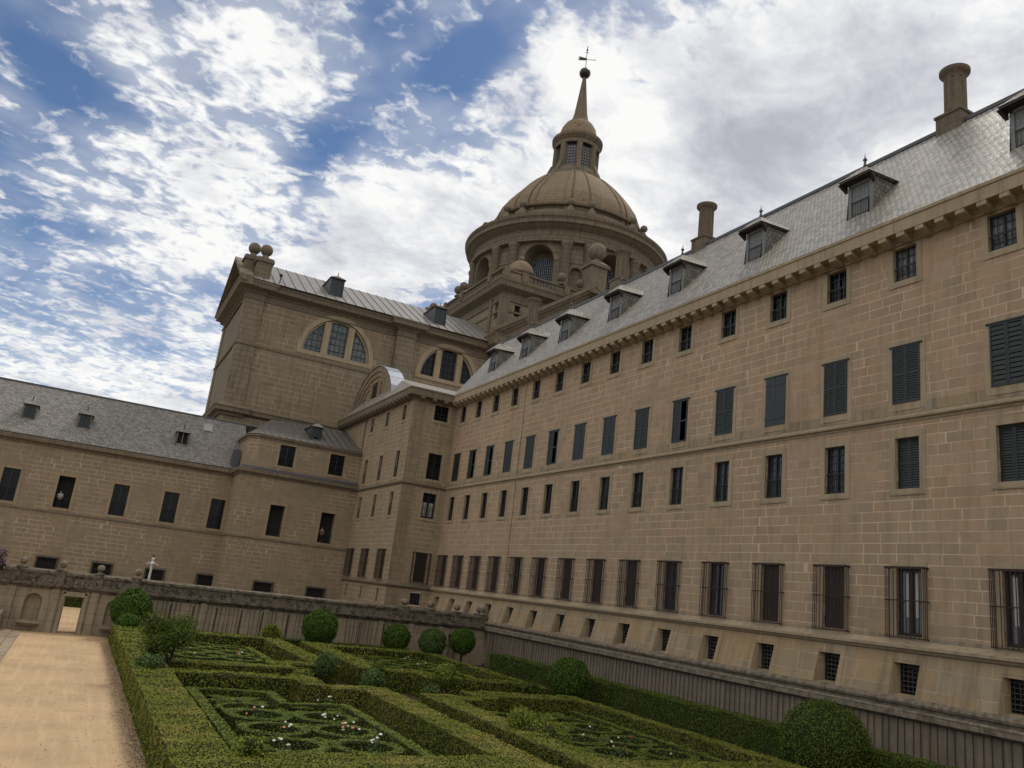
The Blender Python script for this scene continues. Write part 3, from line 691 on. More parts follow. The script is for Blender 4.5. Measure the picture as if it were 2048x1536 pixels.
for y in (-.58, .12): c.box(.245, .255, y, y+.46, .18, 1.55)
c.build('curtain', 'curtain_white', o, local=True)
place(pb[0], pav, (WX, PY, 6.0), PI2); place(pv, pav, (WX, PY+.1, 3.8), PI2)
pn_a, pn_s, pn_t, pn_z = P_attic(1.0, 1.6, dp=.3), P_tall(1.1, 2.75, 'glass_dark', .3), P_tall(1.0, 2.4, 'glass_dark', .3), P_base(.54, 1.3)
for y in LY:
    place(pn_a, pav, (PX, y, 22.1)); place(pn_s, pav, (PX, y, 16.1)); place(pn_t, pav, (PX, y, 12.2)); place(pb[0], pav, (PX, y, 5.95)); place(pn_z, pav, (PX+.05, y, 3.7))
# roof and the arched gable above it
rz0 = 25.1
r_ = MB()
YB, ZB = 92.5, 30.1
r_.poly([(PX-.8, PY-.8, rz0), (40, PY-.8, rz0), (40, YB, ZB), (PX+3.2, YB, ZB)]); r_.poly([(PX-.8, 101, rz0), (PX-.8, PY-.8, rz0), (PX+3.2, YB, ZB)])
r_.poly([(40, YB, ZB), (40, 104, ZB), (PX+3.2, 104, ZB), (PX+3.2, YB, ZB)])
r_.build('roof', 'slate_sheen', pav)
sm = MB()
for i in range(9):
    x = 31.2+i*.62; y0, z0 = PY-.7, rz0+.03
    t1 = .26+.02*i; sm.tube((x+1.2, y0, z0), (x+1.2+1.6*t1, y0+(YB-y0)*t1, z0+(ZB-z0)*t1), .045, n=4)
sm.build('lead_seams', 'lead_dark', pav)
def arch_pts(cy, cz, ry, rz, n=28, a0=0, a1=math.pi): return [(cy+ry*math.cos(a0+(a1-a0)*i/n), cz+rz*math.sin(a0+(a1-a0)*i/n)) for i in range(n+1)]
ag = MB(); AX = 27.15; ac = (92.6, 24.6)
for (o_, i_, x0) in ((1.0, .90, 0), (.90, .80, .12), (.80, .70, .24)):
    a, b_ = arch_pts(*ac, 7.9*o_, 6.15*o_), arch_pts(*ac, 7.9*i_, 6.15*i_)
    for j in range(28):
        ag.poly([(AX+x0, *a[j]), (AX+x0, *a[j+1]), (AX+x0, *b_[j+1]), (AX+x0, *b_[j])]); ag.poly([(AX+x0, *b_[j]), (AX+x0, *b_[j+1]), (AX+x0+.12, *b_[j+1]), (AX+x0+.12, *b_[j])])
a = arch_pts(*ac, 7.9*.7, 6.15*.7); ag.poly([(AX+.36, *p) for p in a])
for y in (90.9, 94.2): ag.box(AX+.1, AX+.36, y-.35, y+.35, 24.6, 28.7)
ag.build('arched_gable', 'church_ashlar', pav)
gl = MB().poly([(AX+.34, 91.3, 25.2), (AX+.34, 91.3, 28.5), (AX+.34, 92.6, 28.9), (AX+.34, 93.8, 28.5), (AX+.34, 93.8, 25.2)]); gl.build('gable_window', 'glass_dark', pav)
lc = MB(); a = arch_pts(*ac, 7.95, 6.2, 14)
for j in range(14):
    p0, p1 = a[j], a[j+1]
    lc.poly([(AX-.12, *p0), (AX+1.65, *p0), (AX+1.65, *p1), (AX-.12, *p1)]); lc.prism([(AX-.12, p0[0], p0[1]), (AX+1.65, p0[0], p0[1]), (AX+1.65, p0[0]+.03, p0[1]+.06), (AX-.12, p0[0]+.03, p0[1]+.06)], (0, .05, .02))
b9 = arch_pts(*ac, 7.6, 5.85, 14)
for j in range(14): lc.poly([(AX+1.65, *a[j]), (AX+1.65, *a[j+1]), (AX+1.65, ac[0], ac[1])])
lc.build('lead_hood', 'lead_blue', pav)

# ------------------------------------------------------------------ link building between pavilion and low wing
LX0, LYF = 13.55, 90.9
link = tag(empty('link_building', (20, LYF, 0)), 'two-storey granite link with lead roof standing forward between low wing and corner pavilion', 'building')
LXC = [18.18, 23.9]
lh = [(x-.80, x+.80, 9.05, 12.4, .8) for x in LXC]+[(x-.95, x+.95, 2.9, 4.12, .4) for x in LXC]
lm = MB().wall((0, LYF, 0), (1, 0, 0), (0, 0, 1), (LX0, PX+.2), (-.1, 15.45), lh, (0, 1, 0))
lm.poly([(LX0, LYF, -.1), (LX0, LYF, 15.45), (LX0, 99, 15.45), (LX0, 99, -.1)])
uh = [(x-.86, x+.86, 16.78, 19.15, .4) for x in (18.2, 23.95)]
UY = LYF+.45; UX = LX0+.35
lm.wall((0, UY, 0), (1, 0, 0), (0, 0, 1), (UX+1.1, PX+.2), (15.4, 19.7), uh, (0, 1, 0))
lm.poly([(UX, UY+1.1, 15.4), (UX, UY+1.1, 19.7), (UX+1.1, UY, 19.7), (UX+1.1, UY, 15.4)]); lm.poly([(UX, UY+1.1, 15.4), (UX, 101, 15.4), (UX, 101, 19.7), (UX, UY+1.1, 19.7)][::-1])
lm.build('facade', 'low_ashlar', link)
LEDGE = [(0, 15.2), (.12, 15.25), (.18, 15.4), (.42, 15.5), (.46, 15.82), (.40, 15.86), (-.5, 15.9)]
MB().moulding([(PX, LYF), (LX0, LYF), (LX0, 95.0)], LEDGE).build('ledge_cornice', 'dark_trim_stone', link)
ll = MB(); ll.poly([(LX0-.2, LYF-.22, 15.93), (PX, LYF-.22, 15.93), (PX, UY-.02, 16.28), (LX0+.2, UY-.02, 16.28)]); ll.poly([(LX0-.2, LYF-.22, 15.93), (LX0+.2, UY-.02, 16.28), (LX0+.2, UY+3, 16.28), (LX0-.2, UY+3, 15.93)])
ll.build('ledge_flashing', 'lead_dark', link)
MB().moulding([(PX, LYF), (LX0, LYF), (LX0, 95.3)], [(0, 8.46), (.07, 8.5), (.09, 8.66), (.03, 8.72), (0, 8.74)]).build('string_course', 'dark_trim_stone', link)
MB().moulding([(PX+.2, UY), (UX+1.1, UY), (UX, UY+1.1), (UX, 101)], [(0, 19.35), (.08, 19.38), (.1, 19.6), (.25, 19.66), (.27, 19.86), (-.2, 19.9)]).build('eaves_cornice', 'dark_trim_stone', link)
rf = MB(); e0 = [(PX+.3, UY-.3, 19.9), (UX+.9, UY-.3, 19.9), (UX-.25, UY+.9, 19.9), (UX-.25, 101, 19.9)]
rf.poly([e0[1], e0[0], (PX+.3, 100, 23.6), (17.2, 100, 23.2), (16.0, 97, 21.6)]); rf.poly([e0[2], e0[1], (16.0, 97, 21.6)]); rf.poly([e0[3], e0[2], (16.0, 97, 21.6), (17.2, 100, 23.2)])
rf.build('lead_roof', 'lead_brown', link)
sm = MB()
for i in range(14):
    x = 15.4+i*.82; f0 = 0; y1 = 97 if x < 16.6 else 99.5; zz = lambda y: 19.93+(y-UY+.3)*(23.6-19.9)/(100-UY+.3)
    sm.tube((x, UY-.25, 19.95), (x, y1, zz(y1)), .05, n=4)
sm.build('lead_rolls', 'lead_dark', link)
for x in LXC:
    o = empty('window', (0, 0, -50)); surround(1.60, 3.35, .29, .035, .28).build('stone_frame', 'low_trim_stone', o, local=True)
    pane(1.60, 3.35, .78).build('opening', 'dark_recess', o, local=True); rail(1.58, 1.2, .06, 10).build('railing', 'iron_black', o, local=True); place(o, link, (x, LYF, 9.05), PI2)
    o = empty('window', (0, 0, -50)); surround(1.9, 1.22, .22).build('stone_frame', 'dark_trim_stone', o, local=True); pane(1.9, 1.22, .3).build('glass_pane', 'dark_recess', o, local=True)
    cage(2.06, 1.34, .16, 12, .018, -.08).build('grille', 'iron_black', o, local=True); place(o, link, (x, LYF, 2.9), PI2)
for x in (18.2, 23.95): place(P_tall(1.72, 2.37, 'glass_dark', .25, trim='low_trim_stone'), link, (x, UY, 16.78), PI2)
def small_dormer(w=1.25, h=1.35, mats=('lead_sheet', 'dormer_wood', 'lead_dark'), slope=1.0, open_=False):
    """local -x outwards, origin at sill on the slope"""
    o = proto_start('dormer')
    for y in (-w/2, w/2-.12): MB().prism([(0, y, -.1), (0, y, h), (h/slope, y, h), (-.1/slope, y, -.1)], (0, .12, 0)).build('cheek', mats[2], o, local=True)
    ro = MB(); e = .16; A, B_, C_, D_ = (-.25, -w/2-e, h), (-.25, w/2+e, h), (h/slope+.3, w/2+e, h), (h/slope+.3, -w/2-e, h); T0, T1 = (.45, 0, h+.55), (h/slope+.7, 0, h+.55)
    ro.poly([B_, A, T0]); ro.poly([A, D_, T1, T0]); ro.poly([C_, B_, T0, T1]); ro.poly([A, B_, C_, D_]); ro.build('dormer_roof', mats[0], o, local=True)
    if open_:
        pane(w-.24, h, .25).build('glass_pane', 'dark_recess', o, local=True); MB().box(.1, .14, -.05, .05, 0, h).build('mullion', 'dormer_wood', o, local=True)
    else:
        sh = MB()
        for y0 in (-w/2+.12, .01): sh.box(.06, .10, y0, y0+w/2-.13, 0, h-.02)
        sh.build('shutter', 'shutter_blue', o, local=True)
    smooth_angle(MB().lathe([(.001, h+.4), (.07, h+.5), (.04, h+.75), (.08, h+.85), (.03, h+.95), (.001, h+1.25)], (.45, 0), 8).build('finial', 'lead_dark', o, local=True), 50)
    return o
place(small_dormer(1.3, 1.25, ('lead_brown', 'dormer_wood', 'lead_dark'), .38), link, (21.7, 94.2, 21.15), PI2)

# ------------------------------------------------------------------ low wing on the left
KY, KX0, KX1 = 95.25, -20.0, 13.7
low = tag(empty('low_wing', (0, KY, 0)), 'long low granite wing on the left with dark tall windows under a grey slate roof', 'building')
KW = [-12.6, -7.62, -2.62, 2.58, 7.62, 12.5]
kb = [-12.8, -7.7, -2.6, 2.5, 7.62, 12.8]
kh = [(x-.76, x+.76, 9.14, 12.4, .8) for x in KW]+[(x-.86, x+.86, 2.9, 4.15, .4) for x in kb[:-1]]+[(12.0, 13.55, 2.9, 4.15, .4)]
MB().wall((0, KY, 0), (1, 0, 0), (0, 0, 1), (KX0, KX1), (-.1, 15.4), kh, (0, 1, 0)).build('facade', 'low_ashlar', low)
MB().moulding([(LX0-.02, KY), (KX0, KY)], [(0, 15.1), (.1, 15.14), (.14, 15.3), (.42, 15.4), (.5, 15.46), (.52, 15.84), (.3, 15.92), (-.3, 15.95)]).build('eaves_cornice', 'dark_trim_stone', low)
MB().moulding([(LX0-.02, KY), (KX0, KY)], [(0, 8.5), (.06, 8.54), (.08, 8.7), (.03, 8.76), (0, 8.78)]).build('string_course', 'dark_trim_stone', low)
KR = 101.0; KZ = 15.95+(KR-KY+.5)*.985
ks = (KZ-15.95)/(KR-KY+.5)
rf = MB()
for a in np.arange(KX0, KX1+1, 3.4): 
    b_ = min(a+3.4, KX1+.9); rf.poly([(a, KY-.5, 15.95), (b_, KY-.5, 15.95), (b_, KR, KZ), (a, KR, KZ)])
rf.poly([(KX1+3, KR, KZ), (KX1+3, KR+6, 15.95), (KX0, KR+6, 15.95), (KX0, KR, KZ)]); rf.build('roof', 'slate_grey', low)
MB().box(KX0, KX1+2, KR-.12, KR+.12, KZ-.08, KZ+.10).build('ridge_capping', 'lead_dark', low)
MB().box(12.95, 13.75, KY-.3, KY+.4, 15.95, 18.2).build('lead_valley', 'lead_dark', low)
def kroof(z): return KY-.5+(z-15.95)/ks
for i, x in enumerate((-7.65, -2.45, 7.5)):
    z = 17.75; place(small_dormer(1.25, 1.5, ('slate_grey', 'dormer_wood', 'slate_cheek'), ks, open_=(i == 2)), low, (x, kroof(z), z), PI2)
hz = 20.2; MB().prism([(9.7, kroof(hz)-.06, hz), (10.75, kroof(hz)-.06, hz), (10.75, kroof(hz+1)-.06, hz+1), (9.7, kroof(hz+1)-.06, hz+1)], (0, -.06, .06)).build('roof_hatch', 'pale_hatch', low)
pk = P_tall(1.52, 3.26, 'glass_dark', .27, trim='low_trim_stone')
ko = empty('window', (0, 0, -50)); surround(1.72, 1.25, .22).build('stone_frame', 'dark_trim_stone', ko, local=True); pane(1.72, 1.25, .3).build('glass_pane', 'dark_recess', ko, local=True); cage(1.9, 1.36, .16, 11, .018, -.08).build('grille', 'iron_black', ko, local=True)
for i, x in enumerate(KW[1:]):
    if i == 1:     # the open window with somebody at the rail
        o = empty('window', (0, 0, -50)); surround(1.52, 3.26, .29, .035, .28).build('stone_frame', 'low_trim_stone', o, local=True)
        pane(1.52, 3.26, .78).build('opening', 'dark_recess', o, local=True); rail(1.5, 1.05, .06, 10).build('railing', 'iron_black', o, local=True); place(o, low, (x, KY, 9.14), PI2)
    else: place(pk, low, (x, KY, 9.14), PI2)
for x in kb[1:]: place(ko, low, (x, KY, 2.9), PI2)

# ------------------------------------------------------------------ basilica: sanctuary and transept
CY = 102.0; CX = 11.65; CYF = 121.0
bas = tag(empty('basilica', (30, 110, 0)), 'tall church choir with two half-round windows and gabled lead roof behind the low wing', 'church')
C1, C2 = (24.2, 33.55, 4.55, 4.95), (40.3, 34.0, 4.2, 4.7)       # lunettes: centre x, sill z, half width, height
wm = MB(); WYc = CY+.35
def church_wall(x0, x1, y, lun):
    cx, cz, rw, rh = lun; N = 24
    P = lambda u, v, d=0: (u, y+d, v)
    wm.poly([P(x0, 20), P(x1, 20), P(x1, cz), P(x0, cz)]); wm.poly([P(x0, cz), P(cx-rw, cz), P(cx-rw, 41), P(x0, 41)]); wm.poly([P(cx+rw, cz), P(x1, cz), P(x1, 41), P(cx+rw, 41)])
    A = [(cx-rw*math.cos(math.pi*i/N), cz+rh*math.sin(math.pi*i/N)) for i in range(N+1)]
    for a, b_ in zip(A[:-1], A[1:]):
        wm.poly([P(*a), P(*b_), P(b_[0], 41), P(a[0], 41)]); wm.poly([P(*b_), P(*a), P(*a, .7), P(*b_, .7)])
church_wall(CX+.3, 31.9, WYc, C1); church_wall(34.6, 46.8, WYc, C2)
wm.poly([(CX+.3, WYc, 20), (CX+.3, WYc, 41), (CX+.3, CYF, 41), (CX+.3, CYF, 20)])
wm.build('wall', 'church_ashlar', bas)
em = MB()           # gable end wall, smoother
em.poly([(CX, CY+2.2, 24.6), (CX, CY+2.2, 39.4), (CX, CYF, 39.4), (CX, CYF, 24.6)]); em.poly([(CX-.02, CY-.4, 39.4), (CX-.02, (CY+CYF)/2, 45.5), (CX-.02, CYF+.6, 39.4)][::-1])
em.build('gable_wall', 'church_joint', bas)
pi_ = MB(); pi_.box(CX-.12, CX+2.25, CY, CY+2.3, 20, 39.6); pi_.build('corner_pier', 'church_joint', bas); MB().box(CX-.12, CX+1.5, CYF-2.2, CYF+.05, 20, 39.6).build('corner_pier', 'church_joint', bas)
MB().box(31.9, 34.6, CY-.55, WYc+.5, 33.6, 40.2).build('buttress', 'church_joint', bas)
bt = MB(); bt.prism([(31.9, CY-.55, 33.6), (31.9, CY-1.8, 31.8), (31.9, CY-1.8, 28), (31.9, WYc, 28), (31.9, WYc, 33.6)][::-1], (2.7, 0, 0)); bt.prism([(31.4, CY-2.3, 31.3), (31.4, CY-2.3, 29.5), (31.4, CY-1.7, 29.5), (31.4, CY-1.7, 31.9)], (3.7, 0, 0)); bt.build('buttress_cap', 'pier_stone', bas)
# string band at sill level, architrave, cornice with breaks
def brk(y_wall, y_pier, y_but):
    return [(46.8, y_wall), (34.6, y_wall), (34.6, y_but), (31.9, y_but), (31.9, y_wall), (CX+2.25, y_wall), (CX+2.25, y_pier), (CX-.12, y_pier), (CX-.12, CYF)]
cp = brk(WYc, CY, CY-.55)
MB().moulding([(31.9, WYc), (CX+2.25, WYc), (CX+2.25, CY), (CX-.12, CY), (CX-.12, CYF)], [(0, 32.28), (.10, 32.32), (.12, 32.6), (0, 32.66)]).build('string_course', 'dark_trim_stone', bas)
MB().moulding(cp, [(0, 38.35), (.12, 38.38), (.16, 38.55), (.04, 38.58), (.02, 39.0), (.0, 39.05)]).build('architrave', 'dark_trim_stone', bas)
MB().moulding(cp, [(0, 39.2), (.15, 39.25), (.2, 39.45), (.45, 39.55), (1.15, 39.75), (1.2, 40.2), (1.3, 40.3), (1.35, 40.55), (-.4, 40.65)]).build('cornice', 'dark_trim_stone', bas)
lowc = [(32, WYc-.15), (CX+2.25, WYc-.15), (CX+2.25, CY-.15), (CX-.27, CY-.15), (CX-.27, CYF)]
MB().moulding(lowc, [(-.2, 23.0), (.2, 23.05), (.25, 23.35), (.75, 23.5), (.8, 23.9), (.9, 24.0), (.9, 24.15), (.1, 24.55), (-.3, 24.6)]).build('plinth_cornice', 'dark_trim_stone', bas)
pl = MB(); pl.poly([(CX-.2, CY-.1, 16), (40, CY-.1, 16), (40, CY-.1, 23.2), (CX-.2, CY-.1, 23.2)]); pl.poly([(CX-.2, CY-.1, 16), (CX-.2, CY-.1, 23.2), (CX-.2, CYF, 23.2), (CX-.2, CYF, 16)]); pl.build('plinth', 'church_ashlar', bas)
# window fillings
for (cx, cz, rw, rh), gm in ((C1, 'glass_pale'), (C2, 'glass_dark')):
    o = empty('half_round_window', (cx, WYc, cz)); o.parent = bas; o.location = (cx-30, WYc-110, cz)
    N = 32; y = WYc
    fr = MB(); t = .62
    A = [(-rw*math.cos(math.pi*i/N), rh*math.sin(math.pi*i/N)) for i in range(N+1)]; B_ = [(-(rw+t)*math.cos(math.pi*i/N), (rh+t)*math.sin(math.pi*i/N)) for i in range(N+1)]; C_ = [(-(rw-.28)*math.cos(math.pi*i/N), (rh-.28)*math.sin(math.pi*i/N)) for i in range(N+1)]
    for i in range(N):
        fr.poly([(A[i][0], -.06, A[i][1]), (A[i+1][0], -.06, A[i+1][1]), (B_[i+1][0], -.06, B_[i+1][1]), (B_[i][0], -.06, B_[i][1])][::-1]); fr.poly([(B_[i][0], -.06, B_[i][1]), (B_[i+1][0], -.06, B_[i+1][1]), (B_[i+1][0], .02, B_[i+1][1]), (B_[i][0], .02, B_[i][1])][::-1])
        fr.poly([(A[i][0], .25, A[i][1]), (A[i+1][0], .25, A[i+1][1]), (C_[i+1][0], .25, C_[i+1][1]), (C_[i][0], .25, C_[i][1])])
        fr.poly([(C_[i][0], .25, C_[i][1]), (C_[i+1][0], .25, C_[i+1][1]), (C_[i+1][0], .6, C_[i+1][1]), (C_[i][0], .6, C_[i][1])])
        fr.poly([(A[i][0], -.06, A[i][1]), (A[i+1][0], -.06, A[i+1][1]), (A[i+1][0], .3, A[i+1][1]), (A[i][0], .3, A[i][1])])
    fr.build('arch_surround', 'trim_stone', o, local=True)
    sl = MB().box(-rw-t, rw+t, -.1, .6, -.55, -.01); sl.build('sill', 'trim_stone', o, local=True)
    for x in (-1.62, 1.62): MB().box(x-.42, x+.42, .02, .62, 0, rh*math.sqrt(max(0, 1-((abs(x)+.42)/rw)**2))-.02).build('mullion', 'trim_stone', o, local=True)
    gp = MB().poly([(a, .56, b_) for a, b_ in A]); gp.build('glass_pane', gm, o, local=True)
    gr = MB()
    for x in np.arange(-3.9, 4.0, .62):
        hh = rh*math.sqrt(max(.02, 1-(x/rw)**2)); gr.box(x-.035, x+.035, .50, .55, 0, hh-.1)
    for z in np.arange(.78, 4.2, .92):
        ww = rw*math.sqrt(max(.02, 1-(z/rh)**2)); gr.box(-ww+.1, ww-.1, .49, .54, z-.04, z+.04)
    gr.build('glazing_bars', 'shutter_blue', o, local=True)
# raking pediment on the gable end and roof
ym = (CY+CYF)/2; rzr = 46.3; ye0, ye1 = CY-1.35, CYF+1.6
rk = MB()
for (ya, yb) in ((ye0, ym), (ye1, ym)):
    za = 40.5
    for (o_, t0, t1) in ((-1.45, .0, .45), (-1.2, -.35, .0), (-.5, -.75, -.35)):
        rk.prism([(CX+o_, ya, za+t0), (CX+o_, ya, za+t1), (CX+o_, yb, rzr+t1), (CX+o_, yb, rzr+t0)], (1.2-o_*.3, 0, 0))
rk.build('raking_cornice', 'dark_trim_stone', bas)
rf = MB()
for a in np.arange(CX-1.4, 48, 3.0): rf.poly([(a, ye0, 40.66), (a+3, ye0, 40.66), (a+3, ym, rzr+.5), (a, ym, rzr+.5)])
rf.poly([(CX-1.4, ym, rzr+.5), (60, ym, rzr+.5), (60, ye1, 40.66), (CX-1.4, ye1, 40.66)]); rf.build('roof', 'lead_sheet', bas)
sm = MB()
for x in np.arange(CX+.2, 47, 1.35): sm.tube((x, ye0, 40.70), (x, ym, rzr+.54), .055, n=4)
sm.build('lead_rolls', 'lead_dark', bas)
def crz(y): return 40.66+(y-ye0)*(rzr+.5-40.66)/(ym-ye0)
bd = small_dormer(1.9, 2.5, ('tile_brown', 'dormer_wood', 'lead_dark'), .53)
for x in (22.9, 38.2): place(bd, bas, (x, CY+1.0, crz(CY+1.0)), PI2)
for x, y in ((13.05, CY+1.0), (11.75, CY+3.0)):
    pe = empty('ball_pinnacle', (x-30, y-110, 40.6+(y-CY-1)*.3)); pe.parent = bas
    MB().box(-.95, .95, -.95, .95, -.8, 3.0).box(-1.15, 1.15, -1.15, 1.15, 3.0, 3.35).box(-1.05, 1.05, -1.05, 1.05, 3.35, 3.6).build('pedestal', 'pier_stone', pe, local=True)
    smooth_angle(MB().lathe([(.9, 3.6), (.45, 4.0), (.35, 4.25)], (0, 0), 16).sphere((0, 0, 4.95), .80, 20, 14).build('stone_ball', 'pier_stone', pe, local=True), 45)
MB().tube((15.2, CY-.6, 41.0), (15.2, CY-.6, 42.0), .08).sphere((15.2, CY-.6, 42.2), .24, 10, 8).build('lightning_rod', 'bronze_ball', bas)
# transept arm with its own gable behind the long wing's ridge
TX0, TX1, TY = 46.6, 76.0, 100.0
tr = MB(); tr.box(TX0, TX1, TY, 104, 20, 42.2); tr.prism([(TX0, TY+.3, 42.2), (TX1, TY+.3, 42.2), ((TX0+TX1)/2, TY+.3, 53.0)], (0, 3, 0)); tr.build('transept_wall', 'church_ashlar', bas)
MB().moulding([(TX1, TY), (TX0, TY), (TX0, 104)], [(0, 38.6), (.15, 38.7), (.2, 39.3), (.5, 39.5), (1.3, 40.1), (1.4, 41.2), (1.6, 41.6), (-.4, 41.8)]).build('transept_cornice', 'dark_trim_stone', bas)
rk = MB()
for sgn in (-1, 1):
    xa = (TX0 if sgn < 0 else TX1)+sgn*1.4; xb_ = (TX0+TX1)/2
    for (o_, t0, t1) in ((-1.3, .0, .6), (-.9, -.5, .0), (-.3, -1.1, -.5)): rk.prism([(xa, TY+o_, 41.9+t0), (xa, TY+o_, 41.9+t1), (xb_, TY+o_, 53.2+t1), (xb_, TY+o_, 53.2+t0)], (0, 1.6, 0))
rk.build('transept_pediment', 'dark_trim_stone', bas)
pe = empty('ball_pinnacle', (61.6-30, TY-110, 53.2)); pe.parent = bas
MB().box(-1.5, 1.5, -1.2, 1.2, -1, 3.4).box(-1.8, 1.8, -1.5, 1.5, 3.4, 3.9).prism([(-1.7, -1.4, 3.9), (1.7, -1.4, 3.9), (.4, -.4, 5.0), (-.4, -.4, 5.0)], (0, 2.2, 0)).build('pedestal', 'pier_stone', pe, local=True)
smooth_angle(MB().lathe([(.9, 4.6), (.5, 5.1)], (0, 0), 16).sphere((0, 0, 6.35), 1.45, 24, 16).build('stone_ball', 'weathered_stone', pe, local=True), 45)

# ------------------------------------------------------------------ the dome
AX_, AY_ = 70.0, 125.0; A2 = (AX_, AY_)
dom = tag(empty('domed_tower', (AX_, AY_, 0)), 'great stone dome on an arched drum, with lantern, spire and black ball', 'dome')
S = 22.5; bx0, by0 = AX_-S, AY_-S
bh_ = MB()
dh = [(49.6, 50.6, 46.2, 48.0, .5), (49.2, 50.5, 41.5, 44.9, .4)]
bh_.wall((0, by0, 0), (1, 0, 0), (0, 0, 1), (bx0, AX_+S), (30, 50.6), dh, (0, 1, 0)); bh_.wall((bx0, 0, 0), (0, 1, 0), (0, 0, 1), (by0, AY_+S), (30, 50.6), [(by0+1.4, by0+2.5, 45.6, 48.2, .5)], (1, 0, 0))
bh_.poly([(AX_+S, by0, 30), (AX_+S, AY_+S, 30), (AX_+S, AY_+S, 50.6), (AX_+S, by0, 50.6)])
bh_.build('square_base', 'church_ashlar', dom)
MB().poly([(bx0+.45, by0+1.3, 45.5), (bx0+.45, by0+2.6, 45.5), (bx0+.45, by0+2.6, 48.3), (bx0+.45, by0+1.3, 48.3)]).build('opening', 'dark_recess', dom)
MB().poly([(49.6, by0+.45, 46.2), (50.6, by0+.45, 46.2), (50.6, by0+.45, 48), (49.6, by0+.45, 48)]).build('opening', 'dark_recess', dom)
MB().box(49.22, 50.48, by0+.25, by0+.33, 41.5, 44.85).build('door', 'green_door', dom)
q = MB(); q.box(bx0-.25, bx0+.05, by0+3.4, by0+4.2, 38, 49.2); q.build('pilaster', 'pier_stone', dom); q = MB().prism([(bx0-.25, by0-.25, 38), (bx0+1.0, by0-.25, 38), (bx0+1.0, by0+.05, 38), (bx0+.05, by0+.05, 38), (bx0+.05, by0+.8, 38), (bx0-.25, by0+.8, 38)], (0, 0, 11.2)); q.build('pilaster', 'pier_stone', dom)
sqp = [(AX_+S, by0), (bx0, by0), (bx0, AY_+S)]
MB().moulding(sqp, [(0, 48.2), (.2, 48.3), (.25, 48.6), (.05, 48.7), (.05, 49.6), (.4, 49.8), (1.2, 50.2), (1.3, 50.8), (1.5, 51.1), (1.5, 51.35), (-1, 51.4)]).build('base_cornice', 'dark_trim_stone', dom)
MB().moulding(sqp, [(.0, 46.6), (.12, 46.65), (.12, 46.9), (0, 46.95)]).build('base_string_course', 'dark_trim_stone', dom)
MB().poly([(bx0-.5, by0-.5, 51.38), (AX_+S, by0-.5, 51.38), (AX_+S, AY_+S, 51.38), (bx0-.5, AY_+S, 51.38)]).build('terrace', 'lead_sheet', dom)
# balustrade
bl = MB(); e = 1.15; bz = 51.4
bl.box(bx0-e-.2, AX_+S, by0-e-.2, by0-e+.2, bz, bz+.25).box(bx0-e-.2, AX_+S, by0-e-.25, by0-e+.25, bz+1.15, bz+1.4); bl.box(bx0-e-.2, bx0-e+.2, by0-e+.2, AY_+S, bz, bz+.25).box(bx0-e-.25, bx0-e+.25, by0-e+.25, AY_+S, bz+1.15, bz+1.4)
for i in range(46):
    t = i*.62+.2
    bl.lathe([(.1, bz+.25), (.19, bz+.55), (.08, bz+.85), (.14, bz+1.15)], (bx0+3+t, by0-e), 6)
    bl.lathe([(.1, bz+.25), (.19, bz+.55), (.08, bz+.85), (.14, bz+1.15)], (bx0-e, by0+3+t), 6)
for p in ((bx0-e+.6, by0-e), (bx0+2.6, by0-e), (bx0-e, by0+2.6), (bx0+10, by0-e), (bx0+17, by0-e), (bx0-e, by0+13), (bx0-e, by0+20)): bl.box(p[0]-.5, p[0]+.5, p[1]-.4, p[1]+.4, bz, bz+1.5)
bl.build('balustrade', 'dark_trim_stone', dom)
def ball_on(parent, x, y, z, r, name='stone_ball', mat='pier_stone'):
    b_ = smooth_angle(MB().lathe([(r*.75, z), (r*.8, z+.2*r), (r*.35, z+.5*r), (r*.3, z+.8*r)], (x, y), 14).sphere((x, y, z+1.7*r), r, 16, 12).build(name, mat, parent), 45); return b_
for p in ((bx0-e, by0+13.3), (bx0-e, by0+15.6), (bx0-e, by0+26.5), (bx0-e, by0+29.2), (bx0+8.9, by0-e), (bx0+12.5, by0-e)): ball_on(dom, p[0], p[1], bz+1.5, .72)
tu = empty('corner_turret', (bx0+4.2-AX_, by0+3.8-AY_, 51.4)); tu.parent = dom
smooth_angle(MB().lathe([(2.15, 0), (2.15, 2.9), (2.45, 3.0), (2.55, 3.3), (2.2, 3.45)], (0, 0), 28).build('turret_wall', 'dome_ashlar', tu, local=True), 40)
smooth_angle(MB().lathe([(2.2, 3.4), (2.1, 3.9), (1.75, 4.7), (1.1, 5.3), (.5, 5.55), (.35, 5.7), (.5, 6.0), (.3, 6.4), (.001, 6.5)], (0, 0), 28).build('turret_dome', 'dome_ashlar', tu, local=True), 40)
